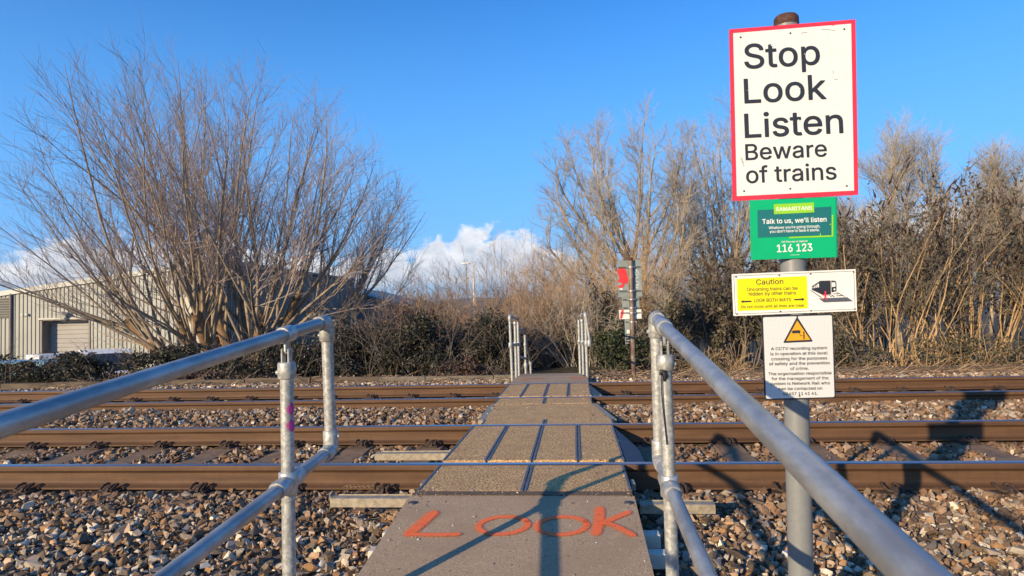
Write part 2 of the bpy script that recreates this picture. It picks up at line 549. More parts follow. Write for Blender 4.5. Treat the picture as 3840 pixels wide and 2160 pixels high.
def gz(x, y):
    """height of the ground sheet: railway bank, then down to the yard"""
    t = np.clip((y - 16.0) / 7.0, 0, 1)
    t = t * t * (3 - 2 * t)
    z = -0.36 + (-3.4 + 0.36) * t
    z = z - 0.35 * np.clip(-y / 6.0, 0, 1)
    z = z + np.where((y > 12.5) & (y < 60), 0.05 * fbm(x, y, 9, 0.9, 3), 0)
    z = np.where((y > 0) & (y < 12.5), -0.60, z)
    return z


def build_terrain():
    xs = np.concatenate([[-4500, -2000, -900, -400, -200, -100, -60], np.arange(-45, 45.1, 0.75), [60, 100, 200, 400, 900, 2000, 4500]])
    ys = np.concatenate([[-3000, -800, -200, -60, -30, -15, -8, -4, -2, 0, 6, 12.45], np.arange(12.6, 30, 0.6), [33, 38, 45, 60, 90, 150, 300, 600, 1200, 2500, 5000]])
    X, Y = np.meshgrid(xs, ys, indexing="ij")
    Z = gz(X, Y)
    V = np.stack([X, Y, Z], -1).reshape(-1, 3)
    ny = len(ys)
    i, j = np.meshgrid(np.arange(len(xs) - 1), np.arange(ny - 1), indexing="ij")
    a = (i * ny + j).ravel()
    F = np.stack([a, a + ny, a + ny + 1, a + 1], 1)
    o = obj("ground", np_mesh("ground", V, F, "earth", smooth=True))
    tag(o, kind="structure")
    # yard of tarmac in front of the warehouse
    b = MB()
    b.box((-22, 47, -3.36), (60, 46, 0.06))
    tag(b.build("yard_tarmac", "tarmac"), kind="structure")
    # ballast formation
    xs = np.linspace(-16, 16, 129)
    ys = np.concatenate([np.arange(-1.5, 13.0, 0.125)])
    X, Y = np.meshgrid(xs, ys, indexing="ij")
    Z = bz(X, Y) - 0.014
    V = np.stack([X, Y, Z], -1).reshape(-1, 3)
    ny = len(ys)
    i, j = np.meshgrid(np.arange(len(xs) - 1), np.arange(ny - 1), indexing="ij")
    a = (i * ny + j).ravel()
    F = np.stack([a, a + ny, a + ny + 1, a + 1], 1)
    bal = obj("ballast", np_mesh("ballast", V, F, "ballast_bed", smooth=True))
    tag(bal, kind="structure")
    # distant hills
    rng = np.random.default_rng(3)
    xs = np.linspace(-3800, 3800, 160)
    rows = [(1700, 0.0), (1900, 0.25), (2150, 0.6), (2400, 0.9), (2600, 1.0), (3000, 0.8)]
    V = []
    for yy, k in rows:
        h = 62 + 16 * fbm(xs, xs * 0, 21, 0.0035, 4) + 3.0 * fbm(xs, xs * 0 + yy, 4, 0.03, 3)
        V.append(np.stack([xs, np.full_like(xs, yy), -4 + k * h], 1))
    V = np.concatenate(V)
    nx = len(xs)
    F = [(r * nx + i, r * nx + i + 1, (r + 1) * nx + i + 1, (r + 1) * nx + i) for r in range(len(rows) - 1) for i in range(nx - 1)]
    h = obj("hills", np_mesh("hills", V, np.array(F), "fields", smooth=True))
    tag(h, kind="structure")
    return bal


BALLAST = build_terrain()


# ------------------------------------------------------------------ ballast stones
def stone_protos(rng, n=16):
    out = []
    for _ in range(n):
        bm = bmesh.new()
        k = int(rng.integers(9, 12))
        p = rng.normal(size=(k, 3))
        p /= np.linalg.norm(p, axis=1)[:, None]
        p = np.sign(p) * np.abs(p) ** 0.75
        p *= rng.uniform(0.75, 1.1, (k, 1))
        p *= np.array([1.0, rng.uniform(0.6, 0.95), rng.uniform(0.45, 0.75)])
        vs = [bm.verts.new(q) for q in p]
        r = bmesh.ops.convex_hull(bm, input=vs)
        bmesh.ops.delete(bm, geom=[g for g in r["geom_interior"] if isinstance(g, bmesh.types.BMVert)], context="VERTS")
        bmesh.ops.triangulate(bm, faces=list(bm.faces))
        bm.verts.index_update()
        out.append((np.array([v.co[:] for v in bm.verts]), np.array([[v.index for v in f.verts] for f in bm.faces])))
        bm.free()
    return out


PALETTE = np.array([(0.40, 0.355, 0.305), (0.54, 0.485, 0.42), (0.74, 0.68, 0.60), (0.48, 0.37, 0.29), (0.19, 0.155, 0.122), (0.11, 0.095, 0.078),
                    (0.155, 0.11, 0.078), (0.36, 0.215, 0.115), (0.24, 0.21, 0.18), (0.46, 0.32, 0.215), (0.10, 0.078, 0.06), (0.28, 0.17, 0.10)])


def rot_mats(rng, n, tilt=0.6):
    a, b, c = rng.uniform(0, 6.283, n), rng.normal(0, tilt, n), rng.normal(0, tilt, n)
    ca, sa, cb, sb, cc, sc = np.cos(a), np.sin(a), np.cos(b), np.sin(b), np.cos(c), np.sin(c)
    Rz = np.zeros((n, 3, 3)); Rz[:, 0, 0] = ca; Rz[:, 0, 1] = -sa; Rz[:, 1, 0] = sa; Rz[:, 1, 1] = ca; Rz[:, 2, 2] = 1
    Rx = np.zeros((n, 3, 3)); Rx[:, 0, 0] = 1; Rx[:, 1, 1] = cb; Rx[:, 1, 2] = -sb; Rx[:, 2, 1] = sb; Rx[:, 2, 2] = cb
    Ry = np.zeros((n, 3, 3)); Ry[:, 1, 1] = 1; Ry[:, 0, 0] = cc; Ry[:, 0, 2] = sc; Ry[:, 2, 0] = -sc; Ry[:, 2, 2] = cc
    return Rz @ Rx @ Ry


SLEEP1 = [-5.27 + 0.655 * k for k in range(-6, 25)]
SLEEP2 = [-6.71 + 0.615 * k for k in range(-9, 32)]


def deck_edges(y):
    """left and right edge of the walkway at distance y"""
    return -0.96, np.interp(y, [5.9, 6.2, 7.2, 9.3], [0.31, 0.31, 0.17, 0.18])


def build_stones():
    rng = np.random.default_rng(11)
    protos = stone_protos(rng)
    P, S = [], []

    def strip(x0, x1, y0, y1, sp, size, layers=2):
        for l in range(layers):
            nx, ny = int((x1 - x0) / sp), int((y1 - y0) / sp)
            X, Y = np.meshgrid(np.linspace(x0, x1, nx), np.linspace(y0, y1, ny), indexing="ij")
            X = X.ravel() + rng.uniform(-0.55, 0.55, X.size) * sp + l * sp * 0.5
            Y = Y.ravel() + rng.uniform(-0.55, 0.55, Y.size) * sp
            Z = bz(X, Y) - 0.012 + l * 0.017 + rng.uniform(-0.008, 0.012, X.size)
            if l:
                keep = rng.random(X.size) < 0.5
                X, Y, Z = X[keep], Y[keep], Z[keep]
            P.append(np.stack([X, Y, Z], 1))
            S.append(size * rng.lognormal(-0.04, 0.27, len(X)))
    strip(-4.3, 4.1, 1.75, 4.27, 0.046, 0.0305)
    strip(-6.2, 5.2, 4.46, 5.79, 0.052, 0.032)
    strip(-8.2, 7.5, 5.97, 7.68, 0.054, 0.035)
    strip(-7.5, 8.0, 8.8, 9.15, 0.09, 0.031, 1)
    strip(-10.0, 9.5, 9.37, 12.2, 0.078, 0.037, 2)
    # small chips and fines lying between the stones
    for x0, x1, y0, y1, n_ in ((-4.0, 3.8, 1.9, 4.27, 9000), (-4.5, 4.5, 4.46, 5.79, 3500), (-6, 6.5, 5.97, 7.68, 4500)):
        X, Y = rng.uniform(x0, x1, n_), rng.uniform(y0, y1, n_)
        P.append(np.stack([X, Y, bz(X, Y) + rng.uniform(-0.006, 0.012, n_)], 1))
        S.append(0.0125 * rng.lognormal(0, 0.3, n_))
    P, S = np.concatenate(P), np.concatenate(S)
    l, r = deck_edges(P[:, 1])
    keep = ~((P[:, 0] > l - 0.01) & (P[:, 0] < r + 0.02))
    # sleepers stay bare between the rails; their outer ends are half buried
    for sl, y0, y1, w in ((SLEEP1, 4.2, 6.02, 0.128), (SLEEP2, 7.6, 9.4, 0.12)):
        d = np.min(np.abs(P[:, 0][:, None] - np.array(sl)[None]), 1)
        on = (d < w) & (P[:, 1] > y0) & (P[:, 1] < y1)
        keep &= ~(on & (rng.random(len(P)) < 0.985))
    P, S = P[keep], S[keep]
    n = len(P)
    ci = rng.integers(0, len(PALETTE), n)
    C = PALETTE[ci] * rng.uniform(0.75, 1.25, (n, 1)) * np.array([1.03, 0.96, 0.80])
    # brake-dust brown on the stones along and between the rails
    y = P[:, 1]
    dust = np.interp(y, [3.4, 4.0, 4.4, 5.8, 6.1, 6.8, 7.5, 9.2, 10.0], [0.12, 0.5, 0.68, 0.68, 0.55, 0.45, 0.55, 0.65, 0.20])
    dust = np.clip(dust * rng.uniform(0.3, 1.5, n), 0, 0.92)[:, None]
    C = C * (1 - dust) + dust * np.array([0.20, 0.115, 0.062]) * rng.uniform(0.6, 1.4, (n, 1))
    # the 300 that show largest are stones of their own
    d2 = P[:, 0] ** 2 + y ** 2
    vis = (y > 2.05) & (P[:, 0] / y < 0.72) & (P[:, 0] / y > -0.96) & (((P[:, 0] < -1.0) & (P[:, 0] / y > -0.92)) | (P[:, 0] > 0.42))
    score = np.where(vis, S / np.sqrt(d2), 0)
    big = np.argsort(-score)[:300]
    isbig = np.zeros(n, bool)
    isbig[big] = True
    rm = rot_mats(rng, n)
    pi = rng.integers(0, len(protos), n)
    Vs, Fs, Cs, off = [], [], [], 0
    for k, (pv, pf) in enumerate(protos):
        ids = np.where((pi == k) & ~isbig)[0]
        V = np.einsum("nij,vj->nvi", rm[ids], pv) * S[ids][:, None, None] + P[ids][:, None, :]
        F = pf[None] + (np.arange(len(ids)) * len(pv))[:, None, None] + off
        Vs.append(V.reshape(-1, 3)); Fs.append(F.reshape(-1, 3)); Cs.append(np.repeat(C[ids], len(pv), 0))
        off += len(ids) * len(pv)
    o = obj("stones", np_mesh("stones", np.concatenate(Vs), np.concatenate(Fs), "ballast_stone", np.concatenate(Cs)), BALLAST)
    tag(o, "bed of grey and brown crushed ballast stones", kind="stuff")
    cache = {}
    for i in big:
        k, c = int(pi[i]), int(rng.integers(0, 4))
        if (k, c) not in cache:
            pv, pf = protos[k]
            col = PALETTE[(k * 5 + c * 3) % len(PALETTE)] * (0.8 + 0.1 * c)
            cache[(k, c)] = np_mesh("stone", pv, pf, "ballast_stone", np.repeat(col[None], len(pv), 0))
        s = obj("stone", cache[(k, c)], BALLAST)
        M = Matrix(rm[i].tolist()).to_4x4()
        s.matrix_world = Matrix.Translation(P[i].tolist()) @ M @ Matrix.Scale(float(S[i]) * 1.08, 4)


build_stones()

# ------------------------------------------------------------------ railway tracks
def rail_mesh(x0, x1):
    h = [(0.026, 0.0), (0.033, -0.004), (0.0355, -0.012), (0.0355, -0.036), (0.022, -0.047), (0.0115, -0.058), (0.0105, -0.112),
         (0.015, -0.128), (0.030, -0.138), (0.070, -0.1475), (0.070, -0.159)]
    prof = h + [(-a, b) for a, b in reversed(h)]
    n = len(prof)
    xs = np.linspace(x0, x1, 29)
    b = MB()
    V = [(x, p[0], p[1]) for x in xs for p in prof]
    F, mi = [], []
    for i in range(len(xs) - 1):
        for k in range(n):
            k2 = (k + 1) % n
            F.append((i * n + k, i * n + k2, (i + 1) * n + k2, (i + 1) * n + k))
            mi.append(1 if k in (n - 1, 0, n - 2) else 0)
    b.add(V, F)
    b.m = mi
    b.add([V[k] for k in range(n)], [tuple(range(n))])
    b.add([V[(len(xs) - 1) * n + k] for k in range(n)], [tuple(reversed(range(n)))])
    return b.mesh("rail", ["rail_rust", "rail_steel"])


def clip_mesh():
    b = MB()
    pts = [(-0.052, 0.105, 0.022), (-0.054, 0.070, 0.040), (-0.050, 0.030, 0.047), (-0.036, 0.010, 0.046), (-0.022, 0.025, 0.044), (-0.012, 0.070, 0.036),
           (0.000, 0.102, 0.026), (0.020, 0.110, 0.022), (0.036, 0.092, 0.026), (0.044, 0.050, 0.044), (0.040, 0.015, 0.050), (0.026, 0.004, 0.046)]
    b.tube(pts, 0.0095, 7)
    b.prism([(0.055, 0.0), (0.055, 0.03), (0.07, 0.042), (0.095, 0.036), (0.125, 0.0)], -0.030, 0.006, "X")
    b.box((0.0, 0.045, 0.004), (0.15, 0.15, 0.012), 0.003)
    return b.mesh("rail_clip", "clip_iron")


def sleeper_mesh():
    b = MB()
    prof = [(-0.135, -0.20), (0.135, -0.20), (0.128, -0.02), (0.112, 0.0), (-0.112, 0.0), (-0.128, -0.02)]
    ys = [(-1.25, -0.012), (-1.05, 0.0), (-0.55, 0.0), (-0.35, -0.014), (0.35, -0.014), (0.55, 0.0), (1.05, 0.0), (1.25, -0.012)]
    n = len(prof)
    V = [(p[0], y, p[1] + dz) for y, dz in ys for p in prof]
    F = [(i * n + k, i * n + (k + 1) % n, (i + 1) * n + (k + 1) % n, (i + 1) * n + k) for i in range(len(ys) - 1) for k in range(n)]
    b.add(V, F).add(V[:n], [tuple(range(n))]).add(V[-n:], [tuple(range(n))])
    return b.mesh("sleeper", "sleeper_conc")


def build_tracks():
    sm, cm = sleeper_mesh(), clip_mesh()
    rng = np.random.default_rng(2)
    for y0, xs, lab in ((4.372, SLEEP1, "nearer railway track of rusty rails on concrete sleepers crossing the foreground"),
                        (7.770, SLEEP2, "farther railway track of rusty rails beside the bramble hedge")):
        t = empty("railway_track", (0, y0, 0), lab, "railway track")
        rm = rail_mesh(-16, 16)
        for dy in (0.0, 1.505):
            obj("rail", rm, t, (0, dy, 0))
        for x in xs:
            s = obj("sleeper", sm, t, (x, 0.7525 + float(rng.normal(0, 0.01)), -0.171))
            s.rotation_euler = (0, 0, float(rng.normal(0, 0.006)))
            for ry in (-0.7525, 0.7525):
                for sgn in (-1, 1):
                    c = obj("rail_clip", cm, s, (0.0, ry + sgn * 0.052, 0.004))
                    c.rotation_euler = (0, 0, math.pi if sgn < 0 else 0.0)


build_tracks()


# ------------------------------------------------------------------ walkway decks
def stroke(pts, width, z_of, name, mat, parent, n_sub=10, lift=0.004, taper=0.0, frame=None):
    """a sprayed paint stroke: ribbon with an edge attribute falling to 0 at its rim"""
    P = np.array(pts, float)
    t = np.linspace(0, len(P) - 1, (len(P) - 1) * n_sub + 1)
    if len(P) > 2:                                    # catmull-rom
        Q = []
        for u in t:
            i = min(int(u), len(P) - 2)
            f = u - i
            p0, p1, p2, p3 = P[max(i - 1, 0)], P[i], P[i + 1], P[min(i + 2, len(P) - 1)]
            Q.append(0.5 * ((2 * p1) + (p2 - p0) * f + (2 * p0 - 5 * p1 + 4 * p2 - p3) * f * f + (3 * p1 - p0 - 3 * p2 + p3) * f ** 3))
        Q = np.array(Q)
    else:
        Q = np.array([P[0] + (P[1] - P[0]) * u for u in t])
    T = np.gradient(Q, axis=0)
    T /= np.linalg.norm(T, axis=1)[:, None] + 1e-9
    # extend both ends a little so that the tips fade as well
    Q = np.concatenate([[Q[0] - T[0] * width * 0.45], Q, [Q[-1] + T[-1] * width * 0.45]])
    T = np.concatenate([T[:1], T, T[-1:]])
    Nn = np.stack([-T[:, 1], T[:, 0]], 1)
    lanes = [-1, -0.72, -0.45, 0, 0.45, 0.72, 1]
    ed = [0, 0.30, 0.72, 1, 0.72, 0.30, 0]
    V, E = [], []
    for i in range(len(Q)):
        s_ = min(i, len(Q) - 1 - i)
        w = width * (1 - taper * i / len(Q)) * 0.70 * (1.0 if s_ > 3 else (0.35, 0.72, 0.90, 0.97)[s_])
        for a, e in zip(lanes, ed):
            q = Q[i] + Nn[i] * a * w
            V.append((q[0], q[1], z_of(q[0], q[1]) + lift) if frame is None else frame(q))
            E.append(0.0 if i in (0, len(Q) - 1) else e)
    n = len(lanes)
    F = [(i * n + k, i * n + k + 1, (i + 1) * n + k + 1, (i + 1) * n + k) for i in range(len(Q) - 1) for k in range(n - 1)]
    me = bpy.data.meshes.new(name)
    me.from_pydata([tuple(map(float, v)) for v in V], [], F)
    a = me.attributes.new("edge", "FLOAT", "POINT")
    a.data.foreach_set("value", np.array(E, dtype=np.float32))
    me.materials.append(MATS[mat])
    o = bpy.data.objects.new(name, me)
    return link(o, parent)


def ramp_z(y):
    return -0.005 - 0.1 * (3.62 - y)


def panel(parent, x0, x1, y0, y1, top=-0.004, thick=0.10, left=True, right=True):
    b = MB()
    g = 0.0045
    b.box(((x0 + x1) / 2, (y0 + y1) / 2, top - thick / 2), (x1 - x0 - 2 * g, y1 - y0, thick), 0.008)
    o = b.build("deck_panel", ["deck_grit"], parent)
    for side, x in ((left, x0 + g + 0.007), (right, x1 - g - 0.007)):
        if side:
            s = MB()
            s.box((x, (y0 + y1) / 2, top - 0.028), (0.018, y1 - y0 - 0.004, 0.064), 0.003)
            s.build("edge_strip", "deck_metal", o)
    return o


def build_decks():
    # near approach ramp
    r = empty("approach_ramp", (0, 0, 0), "grey-brown gritty approach board with the word LOOK sprayed on it in orange", "walkway ramp")
    b = MB()
    b.prism([(3.615, -0.006), (3.62, -0.012), (3.62, -0.07), (-0.2, ramp_z(-0.2) - 0.07), (-0.2, ramp_z(-0.2))], -0.968, 0.296, "X")
    b.build("ramp_board", "ramp_grit", r)
    b = MB()
    b.prism([(3.624, -0.004), (3.697, -0.001), (3.697, -0.05), (3.624, -0.06)], -0.955, 0.288, "X")
    b.build("joint_strip", "deck_side", r)
    for x, y in ((-0.925, 3.513), (0.258, 3.522)):
        b = MB()
        b.tube([(x, y, ramp_z(y) - 0.004), (x, y, ramp_z(y) + 0.004), (x, y, ramp_z(y) + 0.007)], [0.026, 0.026, 0.012], 16)
        b.tube([(x, y, ramp_z(y) + 0.006), (x, y, ramp_z(y) + 0.0085)], 0.006, 6)
        b.build("bolt", "bolt_dark", r)
    for y, sx, pr in ((3.28, -1, 0.03), (3.08, -1, 0.04), (3.28, 1, 0.07), (3.08, 1, 0.08), (2.6, -1, 0.04), (2.6, 1, 0.08)):
        b = MB()
        xe = -0.968 if sx < 0 else 0.296
        b.box((xe + sx * pr / 2, y, ramp_z(y) - 0.085), (pr + 0.04, 0.07, 0.07), 0.004)
        b.build("support_bracket", "support_cream", r)
    zf = lambda x, y: ramp_z(y)
    L = [(-0.774, 3.385), (-0.812, 3.238), (-0.846, 3.113)]
    stroke(L, 0.066, zf, "painted_letter_stroke", "spray_orange", r)
    stroke([(-0.846, 3.118), (-0.717, 3.113), (-0.593, 3.121)], 0.040, zf, "painted_letter_stroke", "spray_orange", r, lift=0.0052)
    for cx in (-0.390, -0.096):
        P = [(cx + 0.122 * math.cos(a) + 0.012 * math.sin(a), 3.230 + 0.102 * math.sin(a)) for a in np.linspace(0.4, 0.45 + 2 * math.pi, 20)]
        stroke(P, 0.037, zf, "painted_letter", "spray_orange", r, 4)
    stroke([(0.100, 3.450), (0.090, 3.285), (0.066, 3.133)], 0.055, zf, "painted_letter_stroke", "spray_orange", r)
    stroke([(0.250, 3.395), (0.170, 3.318), (0.095, 3.248)], 0.043, zf, "painted_letter_stroke", "spray_orange", r, lift=0.0052)
    stroke([(0.112, 3.268), (0.185, 3.199), (0.245, 3.118)], 0.044, zf, "painted_letter_stroke", "spray_orange", r, lift=0.0064)
    # panels of the near track
    d = empty("crossing_deck", (0, 0, 0), "tan gritty crossing deck laid across the nearer railway track", "crossing deck")
    panel(d, -0.955, -0.325, 3.705, 4.325)
    panel(d, -0.325, 0.295, 3.705, 4.325)
    xs = np.linspace(-0.965, 0.312, 5)
    for i in range(4):
        panel(d, float(xs[i]), float(xs[i + 1]), 4.478, 5.832)
    panel(d, -0.905, -0.315, 5.922, 6.165)
    panel(d, -0.315, 0.325, 5.922, 6.165)
    # sloping end plates either side (galvanised deflectors)
    for x0, x1 in ((-0.972, -1.04), (0.320, 0.50)):
        b = MB()
        b.add([(x0, 4.50, -0.02), (x0, 5.80, -0.02), (x1, 5.55, -0.15), (x1, 4.62, -0.15),
               (x0, 4.50, -0.028), (x0, 5.80, -0.028), (x1, 5.55, -0.158), (x1, 4.62, -0.158)],
              [(0, 1, 2, 3), (4, 7, 6, 5), (0, 4, 5, 1), (1, 5, 6, 2), (2, 6, 7, 3), (3, 7, 4, 0)])
        b.build("deflector_plate", "galv_dirty" if x0 < 0 else "deck_metal", d)
        for y in (3.95, 5.2):
            b = MB()
            b.box(((x0 + 0.006) if x0 < 0 else x0 - 0.004, y, -0.035), (0.026, 0.10, 0.045), 0.004)
            b.build("side_bracket", "galv_dirty", d)
    # middle slab between the tracks
    m = empty("middle_slab", (0, 0, 0), "pale tan slab tapering between the two railway tracks", "crossing slab")
    b = MB()
    V = [(-0.895, 6.172, -0.006), (0.300, 6.172, -0.006), (0.155, 7.23, -0.006), (-0.925, 7.23, -0.006)]
    V += [(x, y, -0.12) for x, y, _ in V]
    b.add(V, [(0, 1, 2, 3), (0, 4, 5, 1), (1, 5, 6, 2), (2, 6, 7, 3), (3, 7, 4, 0), (7, 6, 5, 4)])
    b.build("slab", "deck_grit", m)
    for q in ([(-0.965, 6.172), (-0.897, 6.172), (-0.927, 7.23), (-0.985, 7.23)], [(0.302, 6.172), (0.362, 6.172), (0.21, 7.23), (0.157, 7.23)]):
        b = MB()
        b.add([(x, y, -0.008) for x, y in q] + [(x, y, -0.07) for x, y in q], [(0, 1, 2, 3), (0, 4, 5, 1), (1, 5, 6, 2), (2, 6, 7, 3), (3, 7, 4, 0), (7, 6, 5, 4)])
        b.build("edge_frame", "galv_dirty", m)
    # far track
    d = empty("crossing_deck", (0, 0, 0), "shadow-dappled gritty crossing deck laid across the farther railway track", "crossing deck")
    panel(d, -0.955, -0.385, 7.240, 7.722)
    panel(d, -0.385, 0.168, 7.240, 7.722)
    xs = np.linspace(-0.985, 0.172, 5)
    for i in range(4):
        panel(d, float(xs[i]), float(xs[i + 1]), 7.880, 9.225)
    b = MB()
    b.add([(0.178, 7.9, -0.02), (0.178, 9.2, -0.02), (0.36, 8.95, -0.15), (0.36, 8.05, -0.15), (0.178, 7.9, -0.028), (0.178, 9.2, -0.028), (0.36, 8.95, -0.158), (0.36, 8.05, -0.158)],
          [(0, 1, 2, 3), (4, 7, 6, 5), (0, 4, 5, 1), (1, 5, 6, 2), (2, 6, 7, 3), (3, 7, 4, 0)])
    b.build("deflector_plate", "galv_dirty", d)
    # far ramp
    r = empty("exit_ramp", (0, 0, 0), "brown board ramp leading off the crossing between the far handrails", "walkway ramp")
    b = MB()
    b.prism([(9.325, -0.004), (9.325, -0.07), (10.35, -0.085), (10.35, -0.018)], -0.985, 0.165, "X")
    b.build("ramp_board", "ramp_grit", r)
    b = MB()
    b.prism([(10.36, -0.018), (10.36, -0.085), (11.7, -0.16), (11.7, -0.088)], -0.985, 0.10, "X")
    b.build("ramp_board", "ramp_grit", r)
    b = MB()
    b.prism([(11.7, -0.16), (11.7, -0.09), (19.0, -2.1), (19.0, -2.2)], -0.98, 0.095, "X")
    b.build("ramp_board", "ramp_grit", r)
    zf = lambda x, y: -0.004 - 0.0137 * (y - 9.325)
    for pts in ([(-0.86, 10.02), (-0.7, 10.08), (-0.52, 10.10)], [(-0.86, 9.78), (-0.74, 9.80)], [(-0.12, 10.12), (0.0, 10.20), (0.13, 10.16)], [(-0.05, 9.86), (0.02, 9.92), (0.12, 9.88)]):
        stroke(pts, 0.06, zf, "painted_stroke", "spray_orange", r, 5)
    # galvanised restraint channels lying beside the decks
    for nm, x0, x1, y, z, lab in (("left four foot", -1.54, -0.975, 4.80, -0.040, "short pale galvanised channel lying between the rails left of the deck"),
                                  ("left outside", -1.46, -0.985, 3.70, -0.060, "galvanised channel lying on ballast left of the LOOK ramp"),
                                  ("right outside", 0.33, 0.74, 3.70, -0.090, "galvanised channel lying on ballast right of the LOOK ramp"),
                                  ("right four foot", 0.36, 0.95, 4.72, -0.13, "channel in the shade between the rails right of the deck"),
                                  ("right middle", 0.30, 0.75, 7.40, -0.085, "far small galvanised channel right of the middle slab")):
        b = MB()
        b.prism([(y - 0.030, z - 0.028), (y - 0.030, z + 0.018), (y - 0.026, z + 0.022), (y + 0.030, z + 0.024), (y + 0.030, z + 0.018), (y - 0.024, z + 0.016), (y - 0.025, z - 0.028)], x0, x1, "X")
        b.prism([(y + 0.031, z + 0.0), (y + 0.031, z + 0.030), (y + 0.035, z + 0.030), (y + 0.035, z + 0.0)], x0 + 0.03, x1, "X")
        tag(b.build("steel_channel", "galv_dirty"), lab, "steel channel")


build_decks()


# ------------------------------------------------------------------ handrails
TR = 0.02415


def collar(b, c, d, half, r=0.0315, n=16):
    c, d = Vector(c), Vector(d).normalized()
    b.tube([c - d * half, c - d * (half - 0.004), c + d * (half - 0.004), c + d * half], [r - 0.003, r, r, r - 0.003], n)


def screw(b, c, d):
    c, d = Vector(c), Vector(d).normalized()
    b.tube([c, c + d * 0.010], 0.0085, 8)


def elbow(parent, corner, d1, d2, name="elbow_fitting"):
    """cast elbow at a corner, with arms along d1 and d2"""
    c, d1, d2 = Vector(corner), Vector(d1).normalized(), Vector(d2).normalized()
    b = MB()
    r = 0.0315
    pts = [c + d1 * 0.085, c + d1 * 0.081]
    rr = [r - 0.003, r]
    for k in range(7):
        t = k / 6
        q = c + d1 * 0.036 * (1 - t) ** 2 + d2 * 0.036 * t * t
        pts.append(q)
        rr.append(r)
    pts += [c + d2 * 0.081, c + d2 * 0.085]
    rr += [r, r - 0.003]
    b.tube(pts, rr, 16)
    side = d1.cross(d2).normalized()
    screw(b, c + d2 * 0.06 - side * 0.028, -side)
    return b.build(name, "galv_post", parent)


def handrail_near(x, ex, label, elbow_y, front_y, top_e, slope, low_e, low_slope, y_end, post_bot, side):
    """near handrail: D-shaped end, sloping top and lower rails, one post with a swivel head"""
    h = empty("handrail", (x, front_y, post_bot), label, "handrail")
    h.location = (0, 0, 0)
    tz = lambda y: top_e - slope * (elbow_y - y)
    lz = lambda y: low_e - low_slope * (elbow_y - y)
    ye2 = elbow_y + 0.03
    d_top = Vector((0, -1, -slope)).normalized()
    d_low = Vector((0, -1, -low_slope)).normalized()
    ct, cl = Vector((ex, elbow_y, tz(elbow_y))), Vector((ex, ye2, lz(elbow_y)))
    b = MB()
    n = 40
    ys = np.linspace(elbow_y - 0.05, y_end, n)
    b.tube([(ex + (x - ex) * min(1, (elbow_y - y) / (elbow_y - front_y)), y, tz(y)) for y in ys], TR, 22)
    b.build("top_rail", "galv_rail", h)
    b = MB()
    ys = np.linspace(ye2 - 0.05, y_end + 0.3, n)
    b.tube([(ex + (x - ex) * min(1, (elbow_y - y) / (elbow_y - front_y)), y, lz(y)) for y in ys], TR, 20)
    b.build("lower_rail", "galv_rail", h)
    b = MB()
    dv = (cl - ct).normalized()
    b.tube([ct + dv * 0.05, cl - dv * 0.05], TR, 20)
    b.build("end_post", "galv_post", h)
    elbow(h, ct, d_top, dv)
    elbow(h, cl, d_low, -dv)
    # post with swivel head under the top rail
    zt = tz(front_y)
    b = MB()
    b.tube([(x, front_y, post_bot), (x, front_y, zt - 0.115)], TR, 20)
    b.build("post", "galv_post", h)
    b = MB()
    collar(b, (x, front_y, zt), d_top, 0.036)
    b.box((x, front_y, zt - 0.045), (0.010, 0.030, 0.040), 0.003)
    b.build("rail_clamp", "galv", h)
    b = MB()
    collar(b, (x, front_y, zt - 0.133), (0, 0, 1), 0.030, 0.0325)
    screw(b, (x + side * 0.030, front_y, zt - 0.140), (side, 0, 0))
    for s in (-1, 1):
        b.box((x + s * 0.0125, front_y, zt - 0.080), (0.008, 0.030, 0.056), 0.003)
    b.tube([(x - 0.019, front_y, zt - 0.066), (x + 0.019, front_y, zt - 0.066)], 0.007, 8)
    b.build("swivel_head", "galv_post", h)
    b = MB()
    b.tube([(x, -0.9, post_bot - 0.3), (x, -0.9, tz(-0.9) - 0.02)], TR, 16)
    b.build("post", "galv_post", h)
    # offset crossover on the lower rail
    zl = lz(front_y)
    b = MB()
    collar(b, (x, front_y, zl), (0, 0, 1), 0.040, 0.0335)
    collar(b, Vector((x, front_y, zl)) + d_low * 0.052, d_low, 0.042, 0.0325)
    collar(b, Vector((x, front_y, zl)) - d_low * 0.052, d_low, 0.042, 0.0325)
    screw(b, (x, front_y + 0.05, zl + 0.028), (0, 0, 1))
    b.build("cross_fitting", "galv", h)
    return h, tz


